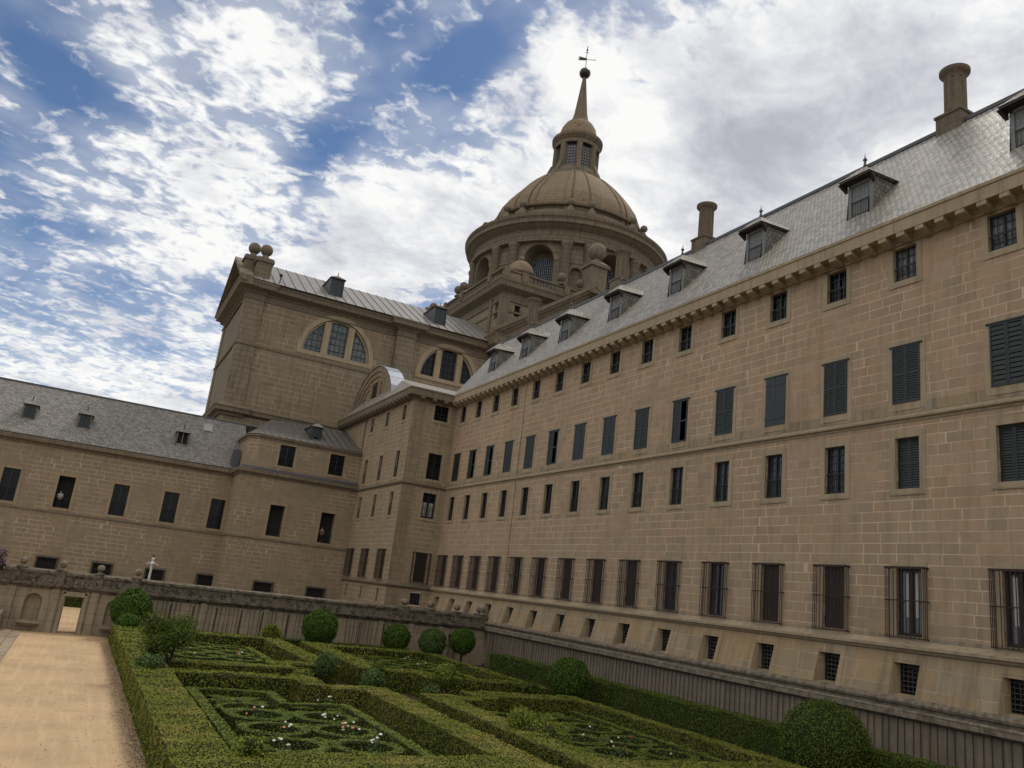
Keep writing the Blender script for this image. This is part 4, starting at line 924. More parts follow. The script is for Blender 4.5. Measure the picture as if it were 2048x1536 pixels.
# drum with arched recesses and niches
RD = 17.0; zB, zT = 51.4, 65.0
OP = []
for kq in range(8):
    OP.append((R_(-135+45*kq), 2.75/RD, 52.0, 61.6, 2.75, 2.9, 'arch'))
    OP.append((R_(-112.5+45*kq), 1.0/RD, 56.7, 59.5, 1.0, .7, 'niche'))
OP.sort(); dr = MB(); back = []
def dpt(t, z, r): return (AX_+r*math.cos(t), AY_+r*math.sin(t), z)
def dq(t0, t1, z00, z01, z10, z11, r=RD):
    dr.poly([dpt(t0, z00, r), dpt(t1, z01, r), dpt(t1, z11, r), dpt(t0, z10, r)], [(t0*RD, z00), (t1*RD, z01), (t1*RD, z11), (t0*RD, z10)])
prev = OP[-1][0]+OP[-1][1]-2*math.pi
for (t, ha, z0, zs, rh, dp, kind) in OP:
    n = 3
    for i in range(n): dq(prev+(t-ha-prev)*i/n, prev+(t-ha-prev)*(i+1)/n, zB, zB, zT, zT)
    N = 14; zt = lambda x: zs+rh*math.sqrt(max(0, 1-x*x))
    for i in range(N):
        xa, xb2 = -1+2*i/N, -1+2*(i+1)/N; ta, tb = t+ha*xa, t+ha*xb2
        dq(ta, tb, zB, zB, z0, z0); dq(ta, tb, zt(xa), zt(xb2), zT, zT)
        dr.poly([dpt(ta, zt(xa), RD), dpt(ta, zt(xa), RD-dp), dpt(tb, zt(xb2), RD-dp), dpt(tb, zt(xb2), RD)], [(0, 0), (0, dp), (.4, dp), (.4, 0)]); dr.poly([dpt(ta, z0, RD), dpt(tb, z0, RD), dpt(tb, z0, RD-dp), dpt(ta, z0, RD-dp)], [(0, 0), (.4, 0), (.4, dp), (0, dp)])
        if kind == 'niche': dq(ta, tb, z0, z0, zt(xa), zt(xb2), RD-dp)
        if kind == 'arch':  # voussoir ring
            ra = 1.38; za, zb2 = zs+rh*ra*math.sqrt(max(0, 1-xa*xa)), zs+rh*ra*math.sqrt(max(0, 1-xb2*xb2)); sa, sb = t+ha*ra*xa, t+ha*ra*xb2
            dr.poly([dpt(ta, zt(xa), RD+.12), dpt(tb, zt(xb2), RD+.12), dpt(sb, min(zb2, 65), RD+.12), dpt(sa, min(za, 65), RD+.12)], [(i*.9, 0), (i*.9+.9, 0), (i*.9+.9, 1.0), (i*.9, 1.0)])
            dr.poly([dpt(ta, zt(xa), RD+.12), dpt(ta, zt(xa), RD-.1), dpt(tb, zt(xb2), RD-.1), dpt(tb, zt(xb2), RD+.12)], [(0, 0), (0, .2), (.4, .2), (.4, 0)])
    for sg in (-1, 1):
        te = t+sg*ha; dr.poly([dpt(te, z0, RD), dpt(te, z0, RD-dp), dpt(te, zs, RD-dp), dpt(te, zs, RD)][::sg], [(0, z0), (dp, z0), (dp, zs), (0, zs)][::sg])
    if kind == 'arch': back.append((t, ha, z0, zs, rh, dp))
    prev = t+ha
dr.build('drum', 'drum_ashlar', dom)
for (t, ha, z0, zs, rh, dp) in back:
    if math.sin(t) > .3 and math.cos(t) > .3: continue
    we = empty('arched_window', (0, 0, 0)); we.parent = dom; r = RD-dp+.02; N = 14
    pts = [dpt(t-ha*1.05, z0, r)]+[dpt(t+ha*1.05*(-1+2*i/N), zs-1.2+rh*math.sqrt(max(0, 1-(-1+2*i/N)**2)), r) for i in range(N+1)]+[dpt(t+ha*1.05, z0, r)]
    MB().poly(pts).build('glass_pane', 'glass_dark', we)
    top = MB().poly([dpt(t-ha*1.1, zs-1.3, r-.02), dpt(t+ha*1.1, zs-1.3, r-.02), dpt(t+ha*1.1, zs+rh+.2, r-.02), dpt(t-ha*1.1, zs+rh+.2, r-.02)]); top.build('tympanum', 'pier_stone', we)
    gr = MB()
    for i in range(13):
        x = -1+2*(i+.5)/13; gr.tube(dpt(t+ha*x, z0, r+.1), dpt(t+ha*x, zs-1.25+rh*math.sqrt(max(0, 1-x*x)), r+.1), .045, n=4)
    for i in range(22):
        z = z0+.25+i*.5
        xx = 1 if z < zs-1.2 else math.sqrt(max(0, 1-((z-zs+1.2)/rh)**2))
        if xx > .1: gr.tube(dpt(t-ha*xx, z, r+.1), dpt(t+ha*xx, z, r+.1), .045, n=4)
    gr.build('window_grid', 'lead_blue', we)
# half columns in pairs, panels, small openings
cl = MB().lathe([(1.15, 0), (1.15, .5), (1.0, .6), (.98, .8), (.92, 1.0), (.82, 11.2), (.9, 11.3), (.88, 11.6), (1.05, 11.9), (1.1, 12.0), (1.1, 12.4)], (0, 0), 20).mesh('column', 'drum_ashlar', True)
for kq in range(8):
    for dd in (-6.6, 6.6):
        t = R_(-112.5+45*kq+dd)
        if math.sin(t) > .55: continue
        o = bpy.data.objects.new('column', cl); COL.objects.link(o); o.parent = dom; o.location = (17.15*math.cos(t), 17.15*math.sin(t), 52.4)
    t = R_(-112.5+45*kq)
    if math.sin(t) > .55: continue
    for (za, zb) in ((61.2, 61.6), (64.0, 64.3)):
        pn = MB(); pn.poly([dpt(t-.075, za, RD+.14), dpt(t+.075, za, RD+.14), dpt(t+.075, zb, RD+.14), dpt(t-.075, zb, RD+.14)]); pn.poly([dpt(t-.075, zb, RD+.14), dpt(t+.075, zb, RD+.14), dpt(t+.075, zb, RD-.1), dpt(t-.075, zb, RD-.1)]); pn.poly([dpt(t-.075, za, RD-.1), dpt(t+.075, za, RD-.1), dpt(t+.075, za, RD+.14), dpt(t-.075, za, RD+.14)])
        pn.build('panel_moulding', 'pier_stone', dom)
ent = MB().lathe([(17.0, 64.7), (17.9, 64.75), (18.0, 65.2), (17.85, 65.3), (17.85, 65.7), (17.95, 65.8), (17.9, 65.9), (17.6, 65.95), (17.6, 67.0), (17.9, 67.1), (18.2, 67.4), (18.9, 67.75), (19.05, 67.8), (19.1, 68.5), (19.4, 68.8), (19.45, 69.15), (17.2, 69.5)], A2, 96)
smooth_angle(ent.build('drum_cornice', 'drum_ashlar', dom), 30)
st_ = MB().lathe([(17.4, 69.2), (17.0, 70.0), (16.6, 70.1), (16.5, 70.7), (15.8, 70.9), (15.6, 71.6), (15.0, 71.75), (14.9, 72.3), (14.2, 72.5), (14.2, 73.1), (14.95, 73.3), (15.0, 73.7), (14.3, 73.95), (13.9, 74.0)], A2, 96)
smooth_angle(st_.build('dome_steps', 'drum_ashlar', dom), 30)
for kq in range(8):
    for dd in (-6.6, 6.6):
        t = R_(-112.5+45*kq+dd)
        if math.sin(t) > .6: continue
        x, y = AX_+16.1*math.cos(t), AY_+16.1*math.sin(t)
        pe = empty('ball_pinnacle', (x-AX_, y-AY_, 70.3)); pe.parent = dom
        MB().lathe([(1.3, 0), (1.3, .9), (1.05, 1.0), (.38, 2.0), (.3, 2.2)], (0, 0), 4).build('pedestal', 'pier_stone', pe, local=True)
        smooth_angle(MB().sphere((0, 0, 2.75), .68, 16, 12).build('stone_ball', 'pier_stone', pe, local=True), 45)
def dome_r(z): return 14.0*math.sqrt(max(0, 1-((z-73.6)/13.9)**2))
DP = [(72.6, 14.2), (75.0, 14.1), (76.8, 13.45), (78.9, 12.1), (80.8, 10.6), (82.4, 9.2), (83.9, 7.6), (85.1, 6.0)]
prof = [(float(np.interp(z, [q[0] for q in DP], [q[1] for q in DP])), z) for z in [72.6+12.5*i/20 for i in range(21)]]
smooth_angle(MB().lathe(prof, A2, 96, uvr=14).build('dome_shell', 'dome_ashlar', dom), 60)
for kq in range(8):
    t = R_(-112.5+45*kq)
    if math.sin(t) > .65: continue
    rb = MB()
    for off, wd, pr_ in ((0, .095, .3), (-.165, .035, .24), (.165, .035, .24)):
        for i in range(20):
            (r0, z0), (r1, z1) = prof[i], prof[i+1]; a0, a1 = t+off-wd, t+off+wd
            rb.poly([dpt(a0, z0, r0+pr_), dpt(a1, z0, r0+pr_), dpt(a1, z1, r1+pr_), dpt(a0, z1, r1+pr_)], [(a0*14, z0), (a1*14, z0), (a1*14, z1), (a0*14, z1)])
            for aa, fl in ((a0, 1), (a1, -1)): rb.poly([dpt(aa, z0, r0-.1), dpt(aa, z0, r0+pr_), dpt(aa, z1, r1+pr_), dpt(aa, z1, r1-.1)][::fl], [(0, 0), (.3, 0), (.3, 1), (0, 1)][::fl])
    rb.build('dome_rib', 'dome_ashlar', dom)
# lantern
ln = empty('lantern', (0, 0, 0)); ln.parent = dom
smooth_angle(MB().lathe([(6.2, 84.6), (6.2, 85.2), (5.9, 85.3), (5.8, 85.8), (5.3, 85.95), (5.0, 87.0)], A2, 48).build('lantern_base', 'drum_ashlar', ln), 30)
smooth_angle(MB().lathe([(4.3, 92.4), (4.5, 92.5), (4.5, 93.2), (4.6, 93.3), (4.9, 93.8), (5.05, 93.9), (5.1, 94.5), (4.2, 94.8)], A2, 48).build('lantern_cornice', 'drum_ashlar', ln), 30)
for kq in range(8):
    t = R_(-112.5+45*kq); ct, st2 = math.cos(t), math.sin(t); tx, ty = -st2, ct
    pr = MB(); 
    def lp(r, s_, z): return (AX_+r*ct+s_*tx, AY_+r*st2+s_*ty, z)
    pr.prism([lp(3.7, -.62, 86.6), lp(4.55, -.5, 86.6), lp(4.55, .5, 86.6), lp(3.7, .62, 86.6)], (0, 0, 6.0)); pr.prism([lp(4.4, -.42, 85.9), lp(5.75, -.42, 85.9), lp(5.4, -.42, 87.0), lp(4.85, -.42, 88.3), lp(4.4, -.42, 88.7)], (tx*.84, ty*.84, 0))
    pr.build('pier', 'pier_stone', ln)
    t2 = R_(-135+45*kq); ct, st2 = math.cos(t2), math.sin(t2); tx, ty = -st2, ct
    MB().poly([lp(3.75, -1.1, 86.7), lp(3.75, 1.1, 86.7), lp(3.75, 1.1, 92.5), lp(3.75, -1.1, 92.5)]).build('glass_pane', 'glass_blue', ln)
    gr = MB()
    for i in range(4): s_ = -.8+1.6*i/3; gr.tube(lp(3.8, s_, 86.7), lp(3.8, s_, 92.5), .05, n=4)
    for i in range(9): z = 87.0+i*.62; gr.tube(lp(3.8, -1.1, z), lp(3.8, 1.1, z), .045, n=4)
    gr.build('glazing_bars', 'lead_dark', ln)
smooth_angle(MB().lathe([(4.2, 94.7), (3.95, 95.1), (3.85, 95.9), (3.75, 96.2), (3.45, 97.4), (2.8, 98.5), (1.9, 99.2), (1.5, 99.35)], A2, 40).build('lantern_dome', 'dome_ashlar', dom), 35)
sp = MB().lathe([(1.9, 99.0), (1.85, 99.5), (1.62, 100.1), (1.6, 100.3), (1.36, 101.3), (.36, 109.9)], A2, 8); sp.build('spire', 'pier_stone', dom)
smooth_angle(MB().sphere((AX_, AY_, 111.0), 1.15, 28, 18).build('bronze_ball', 'bronze_ball', dom), 60)
wv = empty('weathervane', (0, 0, 0)); wv.parent = dom
MB().tube((AX_, AY_, 112), (AX_, AY_, 117.6), .07).sphere((AX_, AY_, 116.6), .22, 8, 6).tube((AX_-.45*.87, AY_+.45*.49, 116.0), (AX_+.45*.87, AY_-.45*.49, 116.0), .05).build('rod', 'iron_black', wv)
ux, uy = .872, -.489; vn = MB()
vn.tube((AX_, AY_, 114.35), (AX_+1.75*ux, AY_+1.75*uy, 114.35), .055); vn.sphere((AX_+1.75*ux, AY_+1.75*uy, 114.35), .14, 8, 6)
vn.prism([(AX_, AY_, 114.1), (AX_-1.1*ux, AY_-1.1*uy, 114.05), (AX_-1.75*ux, AY_-1.75*uy, 114.0), (AX_-1.35*ux, AY_-1.35*uy, 114.35), (AX_-1.85*ux, AY_-1.85*uy, 114.5), (AX_-1.35*ux, AY_-1.35*uy, 114.75), (AX_-1.7*ux, AY_-1.7*uy, 115.05), (AX_-.9*ux, AY_-.9*uy, 114.8), (AX_, AY_, 114.65)], (.04*uy, -.04*ux, 0))
vn.build('arrow', 'iron_black', wv)

# ------------------------------------------------------------------ garden wall with doorway, niches and ball finials
GY = 62.0
gw = tag(empty('garden_wall', (5, GY, 0)), 'mossy stone garden wall with doorway, niches, parapet and ball finials closing the far end', 'wall')
def gwall(x0, x1, opens):
    """opens: (cx, half width, z0, spring z, arch height, depth)"""
    m = MB(); xs = x0
    for (cx, hw, z0, zs, ah, dp) in opens:
        m.poly([(xs, GY, -.05), (cx-hw, GY, -.05), (cx-hw, GY, 3.0), (xs, GY, 3.0)]); N = 12 if ah else 1
        zt = lambda q: zs+ah*math.sqrt(max(0, 1-q*q))
        for i in range(N):
            qa, qb = -1+2*i/N, -1+2*(i+1)/N; a, b_ = cx+hw*qa, cx+hw*qb
            if z0 > 0: m.poly([(a, GY, -.05), (b_, GY, -.05), (b_, GY, z0), (a, GY, z0)]); m.poly([(a, GY, z0), (b_, GY, z0), (b_, GY+dp, z0), (a, GY+dp, z0)])
            m.poly([(a, GY, zt(qa)), (b_, GY, zt(qb)), (b_, GY, 3.0), (a, GY, 3.0)]); m.poly([(a, GY, zt(qa)), (a, GY+dp, zt(qa)), (b_, GY+dp, zt(qb)), (b_, GY, zt(qb))])
            if dp < 1: m.poly([(a, GY+dp, z0), (b_, GY+dp, z0), (b_, GY+dp, zt(qb)), (a, GY+dp, zt(qa))])
        for x, fl in ((cx-hw, 1), (cx+hw, -1)): m.poly([(x, GY, z0), (x, GY+dp, z0), (x, GY+dp, zs), (x, GY, zs)][::fl])
        xs = cx+hw
    m.poly([(xs, GY, -.05), (x1, GY, -.05), (x1, GY, 3.0), (xs, GY, 3.0)])
    return m
gm = gwall(-24, 30.95, [(-4.7, .5, .75, 1.85, .5, .35), (-1.87, .5, .72, 1.85, .5, .35), (.46, .53, -.05, 2.32, 0, 1.9), (2.93, .5, .72, 1.85, .5, .35), (25.7, .5, .72, 1.85, .5, .35), (28.1, .45, -.05, 2.2, 0, .8)])
gm.poly([(-24, GY+1.9, -.05), (-.07, GY+1.9, -.05), (-.07, GY+1.9, 3.0), (-24, GY+1.9, 3.0)][::-1]); gm.poly([(.99, GY+1.9, -.05), (30.9, GY+1.9, -.05), (30.9, GY+1.9, 3.0), (.99, GY+1.9, 3.0)][::-1]); gm.poly([(-.07, GY+1.9, 2.32), (.99, GY+1.9, 2.32), (.99, GY+1.9, 3), (-.07, GY+1.9, 3)][::-1])
gm.build('wall_face', 'garden_stone', gw)
for x, w in ((-3.25, .5), (-.72, .42), (-.24, .2), (1.16, .2), (1.62, .46), (4.25, .42), (8.6, .36), (13.0, .36), (17.4, .36), (21.8, .36), (24.3, .42), (26.9, .42), (29.4, .5)):
    MB().box(x-w/2, x+w/2, GY-.12, GY+.02, -.05, 2.72).box(x-w/2-.05, x+w/2+.05, GY-.16, GY+.02, -.05, .22).box(x-w/2-.04, x+w/2+.04, GY-.15, GY+.02, 2.5, 2.62).build('pilaster', 'garden_stone', gw)
MB().box(-.24, 1.16, GY-.15, GY+.02, 2.36, 2.66).build('door_lintel', 'garden_stone', gw)
MB().moulding([(30.9, GY), (-24, GY)], [(0, 2.66), (.10, 2.70), (.16, 2.82), (.30, 2.88), (.32, 3.02), (.1, 3.06), (-.5, 3.08)]).build('cornice', 'lichen_stone', gw)
for nm, y in (('front_parapet', GY-.06), ('rear_parapet', GY+1.45)):
    MB().box(-24, 30.9, y, y+.34, 3.05, 3.62).moulding([(30.9, y), (-24, y)], [(0, 3.60), (.10, 3.64), (.12, 3.80), (.02, 3.86), (-.34, 3.88), (-.44, 3.80), (-.42, 3.64), (-.34, 3.6)]).build(nm, 'lichen_stone', gw)
MB().box(-24, 30.9, GY+.0, GY+1.9, 2.98, 3.04).build('wall_walk', 'garden_stone', gw)
fb = MB().box(-.27, .27, -.26, .26, 3.06, 3.90).box(-.32, .32, -.3, .3, 3.9, 3.97).mesh('pedestal', 'lichen_stone'); 
sb = MB().lathe([(.2, 3.97), (.12, 4.05), (.1, 4.1)], (0, 0), 12).sphere((0, 0, 4.32), .235, 16, 12).mesh('stone_ball', 'weathered_stone', True)
for y, xs in ((GY+.11, (-5.2, -2.95, -.66, 1.62, 3.95, 23.65, 25.85, 28.2, 30.5)), (GY+1.3, (23.9, 26.2, 28.6, 30.7))):
    for x in xs:
        e = empty('ball_finial', (x-5, y-GY, 0)); e.parent = gw
        for me in (fb, sb): o = bpy.data.objects.new(me.name, me); COL.objects.link(o); o.parent = e
for x in (-1.87, 2.93, 25.7): MB().box(x-.66, x+.66, GY-.48, GY-.0, .50, .60).box(x-.5, x+.5, GY-.3, GY, .36, .5).build('stone_seat', 'garden_stone', gw)
m = MB(); r0 = random.Random(3)
for i, x in enumerate(np.arange(4.7, 24.0, .30)):
    if r0.random() < .12: continue
    m.tube((x+r0.uniform(-.05, .05), GY-.06, 0), (x+r0.uniform(-.05, .05), GY-.06, 2.66), .014, n=4)
for x in (4.9, 6.4, 7.9, 9.5, 11.2, 12.7, 14.6, 16.2, 18.0, 20.1, 22.0): m.tube((x, GY-.05, 0), (x+.06, GY-.05, 2.5), .035, n=5)
tag(m.build('climbing_stems', 'bark', gw), kind='stuff')

tag(MB().box(-3.0, -2.58, 30, 61.0, -.02, .10).box(-2.5, -2.08, 30, 61.0, -.02, .06).build('kerb', 'garden_stone'), kind='structure')
o = empty('stone_plinth', (-3.75, 58.5, 0)); tag(o, 'pale squared stone plinth by the kerb at the left edge', 'plinth')
MB().box(-4.6, -3.35, 55.5, 61.5, -.02, 1.0).build('block', 'garden_stone', o); MB().box(-4.65, -3.28, 55.4, 61.6, 1.0, 1.22).build('cap', 'weathered_stone', o)

# ------------------------------------------------------------------ foliage builders
def leaf_mesh(name, P, N, size, mat, jit=.03, aspect=.62, spread=.9):
    n = len(P); t = rng.normal(size=(n, 3)); nn = N+spread*rng.normal(size=(n, 3)); nn /= np.linalg.norm(nn, axis=1)[:, None]+1e-9
    t -= (t*nn).sum(1)[:, None]*nn; t /= np.linalg.norm(t, axis=1)[:, None]+1e-9; b = np.cross(nn, t)
    s = size*rng.uniform(.6, 1.35, (n, 1)); c = P+N*rng.normal(0, jit, (n, 1))
    V = np.stack([c-t*s*.5, c-b*s*aspect*.5+nn*s*.06, c+t*s*.5, c+b*s*aspect*.5+nn*s*.06], 1).reshape(-1, 3)
    me = bpy.data.meshes.new(name); me.vertices.add(4*n); me.vertices.foreach_set('co', V.astype(np.float32).ravel())
    me.loops.add(4*n); me.loops.foreach_set('vertex_index', np.arange(4*n, dtype=np.int32)); me.polygons.add(n)
    me.polygons.foreach_set('loop_start', np.arange(0, 4*n, 4, dtype=np.int32)); me.polygons.foreach_set('loop_total', np.full(n, 4, dtype=np.int32))
    me.materials.append(MAT[mat]); me.update(); me.validate(); return me
def add_leaves(name, P, N, size, mat, parent, **k):
    o_ = Vector((0, 0, 0)); p = parent
    while p is not None: o_ += p.location; p = p.parent
    o = bpy.data.objects.new(name, leaf_mesh(name, P-np.array(o_), N, size, mat, **k)); COL.objects.link(o); o.parent = parent; return o
def box_samples(b, dens, z0=0.02, side=.62):
    x0, x1, y0, y1, h = b; P, N = [], []
    for (ar, f, nrm) in (((x1-x0)*(y1-y0), lambda u, v: np.stack([x0+(x1-x0)*u, y0+(y1-y0)*v, np.full_like(u, h)], 1), (0, 0, 1)),
                         ((y1-y0)*h, lambda u, v: np.stack([np.full_like(u, x0), y0+(y1-y0)*u, z0+(h-z0)*v], 1), (-1, 0, 0)), ((y1-y0)*h, lambda u, v: np.stack([np.full_like(u, x1), y0+(y1-y0)*u, z0+(h-z0)*v], 1), (1, 0, 0)),
                         ((x1-x0)*h, lambda u, v: np.stack([x0+(x1-x0)*u, np.full_like(u, y0), z0+(h-z0)*v], 1), (0, -1, 0)), ((x1-x0)*h, lambda u, v: np.stack([x0+(x1-x0)*u, np.full_like(u, y1), z0+(h-z0)*v], 1), (0, 1, 0))):
        n = int(ar*dens*(1.0 if nrm[2] else side)); p = f(rng.random(n), rng.random(n)); P.append(p); N.append(np.tile(np.array(nrm, float), (n, 1)))
    return np.concatenate(P), np.concatenate(N)
def lump(P, amp=.05):
    """gentle unevenness of a clipped surface"""
    x, y, z = P[:, 0], P[:, 1], P[:, 2]
    return amp*(np.sin(1.7*x+.9*y)+np.sin(2.9*y-1.3*x+2*z)+.7*np.sin(5.3*x+4.1*z)+.7*np.sin(6.1*y+3.7*z+1.0))/2.2
def dens_at(y): return 900 if y < 27 else 600 if y < 36 else 340 if y < 48 else 210
def size_at(y): return .052 if y < 27 else .062 if y < 36 else .078 if y < 48 else .095
def hedge(label, boxes, mat='hedge_leaf', amp=.035, name='clipped_hedge', group=None, cat='hedge', inner=.06, dk=1.0):
    cx, cy = np.mean([(b[0]+b[1])/2 for b in boxes]), np.mean([(b[2]+b[3])/2 for b in boxes])
    o = empty(name, (cx, cy, 0)); tag(o, label, cat, group or 'clipped garden hedges'); Ps, Ns, S = [], [], []
    core = MB()
    for b in boxes:
        core.box(b[0]+inner, b[1]-inner, b[2]+inner, b[3]-inner, -.02, b[4]-inner)
        y = b[2]
        while y < b[3]:      # leaf size follows the distance
            y2 = min(b[3], y+8) if b[3]-y > 10 else b[3]
            P, N = box_samples((b[0], b[1], y, y2, b[4]), dens_at(y)*dk)
            keep = ~(((np.abs(P[:, 1]-y) < 1e-6) & (y > b[2]) & (N[:, 1] != 0)) | ((np.abs(P[:, 1]-y2) < 1e-6) & (y2 < b[3]) & (N[:, 1] != 0)))
            P, N = P[keep], N[keep]; P = P+N*lump(P, amp)[:, None]; Ps.append(P); Ns.append(N); S.append((len(P), size_at(y))); y = y2
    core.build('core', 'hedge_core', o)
    sz = np.concatenate([np.full((n, 1), s) for n, s in S])
    P, N = np.concatenate(Ps), np.concatenate(Ns)
    # size per leaf: build in one mesh
    global rng
    me_o = add_leaves('foliage', P, N, 1.0, mat, o) if False else None
    o2 = Vector(o.location); P2 = P-np.array(o2)
    me = leaf_mesh('foliage', P2, N, sz, mat, jit=.010, spread=.36); f = bpy.data.objects.new('foliage', me); COL.objects.link(f); f.parent = o
    return o
def ellipsoid(c, r, n):
    d = rng.normal(size=(n, 3)); d /= np.linalg.norm(d, axis=1)[:, None]
    return np.array(c)+d*np.array(r), d/np.array(r)/np.linalg.norm(d/np.array(r), axis=1)[:, None]
def topiary(label, c, r, mat='topiary_leaf', trunk=True, sz=1.0, size=None, name='topiary_ball', dens=480, bumpy=.065, cat='topiary', group=None, h=None):
    r = r*.86; o = empty(name, (c[0], c[1], 0)); tag(o, label, cat, group or 'clipped topiary balls'); rz = r*sz
    n = int(4*math.pi*r*rz*dens); P, N = ellipsoid(c, (r, r, rz), n); P = P[P[:, 2] > .03] if True else P
    P, N = ellipsoid(c, (r, r, rz), n); k = P[:, 2] > .03; P, N = P[k], N[k]
    P = P+N*(lump(P*2.2, bumpy)+rng.normal(0, bumpy*.5, len(P)))[:, None]
    add_leaves('foliage', P, N, size or size_at(c[1])*1.3, mat, o, jit=.03, spread=.7)
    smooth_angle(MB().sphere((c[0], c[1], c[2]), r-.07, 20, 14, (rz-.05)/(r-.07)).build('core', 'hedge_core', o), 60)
    if trunk and c[2]-rz > .05:
        t = MB(); t.tube((c[0], c[1], -.03), (c[0]+.03, c[1], c[2]-rz*.7), .11, .08, 8); t.build('trunk', 'bark', o)
    return o
def loose_shrub(label, c, r, mat='shrub_leaf', n=2600, size=.085, trunk=None, name='shrub', blobs=9, seed=1, cat='shrub'):
    """uneven crown made of leaf clumps around several centres, with gaps"""
    q = random.Random(seed); o = empty(name, (c[0], c[1], 0)); tag(o, label, cat); Ps, Ns = [], []
    cs = [(c[0]+r*q.uniform(-.6, .6), c[1]+r*q.uniform(-.6, .6), c[2]+r*q.uniform(-.45, .6), r*q.uniform(.34, .58)) for _ in range(blobs)]+[(c[0], c[1], c[2], r*.62)]
    for (x, y, z, rr) in cs:
        P, N = ellipsoid((x, y, z), (rr, rr, rr*.85), n//len(cs)); dd = rng.uniform(.72, 1.12, (len(P), 1)); P = np.array((x, y, z))+(P-np.array((x, y, z)))*dd; Ps.append(P); Ns.append(N)
    P, N = np.concatenate(Ps), np.concatenate(Ns); k = P[:, 2] > .04
    add_leaves('foliage', P[k], N[k], size, mat, o, jit=.04, spread=1.2)
    m = MB()
    for (x, y, z, rr) in cs: m.sphere((x, y, max(z, rr*.6)), rr*.55, 8, 6)
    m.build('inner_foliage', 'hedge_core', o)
    t = MB(); b_ = trunk or (c[0], c[1])
    t.tube((b_[0], b_[1], -.03), ((b_[0]+c[0])/2+.05, (b_[1]+c[1])/2, c[2]*.5), .12, .09, 7).tube(((b_[0]+c[0])/2+.05, (b_[1]+c[1])/2, c[2]*.5), (c[0]-.2*r, c[1], c[2]), .085, .05, 6).tube(((b_[0]+c[0])/2+.05, (b_[1]+c[1])/2, c[2]*.5), (c[0]+.4*r, c[1]+.1, c[2]+.1*r), .07, .04, 6)
    t.build('trunk', 'bark', o); return o

# ------------------------------------------------------------------ hedges
MXX, MYY = 13.95, 39.6
def mir(b, sx, sy):
    x0, x1, y0, y1 = b[:4]
    if sx: x0, x1 = 2*MXX-x1, 2*MXX-x0
    if sy: y0, y1 = 2*MYY-y1, 2*MYY-y0
    return (x0, x1, y0, y1)+tuple(b[4:])
hedge('long thick flat-topped hedge beside the sandy path, browned on top', [(2.92, 4.45, 16.0, 40.6, 1.10), (2.96, 4.42, 40.6, 48.4, 1.06), (2.92, 4.45, 48.4, 58.7, 1.10)])
QB = [(4.46, 9.5, 37.25, 38.35, 1.10), (9.5, 10.6, 35.6, 38.3, 1.12), (10.6, 12.0, 34.9, 36.1, 1.09), (12.0, 13.35, 18.0, 36.05, 1.11), (4.46, 11.98, 20.3, 22.3, 1.10)]
hedge('notched hedge around the nearest left parterre, in front of the small round box ball', [mir(b, 0, 0) for b in QB])
Q2 = [mir(b, 1, 0) for b in QB]; Q2[0] = (18.4, 22.9, 35.2, 36.85, 1.10); Q2[1] = (17.3, 18.4, 34.7, 36.6, 1.08); Q2[2] = (15.9, 17.3, 34.0, 35.1, 1.06); Q2[3] = (14.55, 15.85, 18.0, 34.9, 1.10)
hedge('narrow notched hedge around the nearest right parterre, ending beside the big leafy shrub', Q2)
hedge('notched hedge around the far left parterre, behind the small leaning tree', [mir(b, 0, 1) for b in QB[:3]]+[(12.05, 13.4, 43.3, 58.6, 1.1), (4.46, 12.03, 56.8, 58.2, 1.1)])
Q4 = [mir(b, 1, 1) for b in QB[:3]]+[(14.5, 16.0, 43.3, 55.4, 1.1), (14.5, 23.2, 55.5, 57.0, 1.1)]
hedge('notched hedge around the far right parterre, in front of the three round topiary trees', Q4)
hedge('narrow bright-topped hedge on the right of the parterres, running between them and the tall hedge', [(22.95, 23.85, 14.0, 37.2, 1.12), (23.15, 23.95, 39.4, 55.4, 1.12)])
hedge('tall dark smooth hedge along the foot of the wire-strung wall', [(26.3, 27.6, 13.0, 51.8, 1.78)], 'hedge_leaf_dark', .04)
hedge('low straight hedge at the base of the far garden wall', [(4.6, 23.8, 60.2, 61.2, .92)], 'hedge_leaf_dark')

# ------------------------------------------------------------------ low box parterres
HB = .66
def ring_samples(cx, cy, rx, ry, w, h, a0, a1, dens):
    L = (a1-a0)*(rx+ry)/2; P, N = [], []
    n = int(L*w*dens); a = a0+(a1-a0)*rng.random(n); q = rng.uniform(-.5, .5, n)
    P.append(np.stack([cx+(rx+w*q)*np.cos(a), cy+(ry+w*q)*np.sin(a), np.full(n, h)], 1)); N.append(np.tile((0., 0., 1.), (n, 1)))
    for sg in (-1, 1):
        n = int(L*h*dens*.42); a = a0+(a1-a0)*rng.random(n); z = rng.uniform(.03, h, n)
        P.append(np.stack([cx+(rx+sg*w/2)*np.cos(a), cy+(ry+sg*w/2)*np.sin(a), z], 1)); N.append(np.stack([sg*np.cos(a), sg*np.sin(a), np.zeros(n)], 1))
    return np.concatenate(P), np.concatenate(N)
def ring_core(m, cx, cy, rx, ry, w, h, a0, a1, n=30):
    w = w-.06; h = h-.03
    for i in range(n):
        ta, tb = a0+(a1-a0)*i/n, a0+(a1-a0)*(i+1)/n
        pt = lambda t, s: (cx+(rx+s)*math.cos(t), cy+(ry+s)*math.sin(t))
        A, B_, C_, D_ = pt(ta, -w/2), pt(ta, w/2), pt(tb, w/2), pt(tb, -w/2)
        m.poly([(*A, h), (*B_, h), (*C_, h), (*D_, h)]); m.poly([(*B_, -.02), (*C_, -.02), (*C_, h), (*B_, h)]); m.poly([(*D_, -.02), (*A, -.02), (*A, h), (*D_, h)])
TAU = 2*math.pi
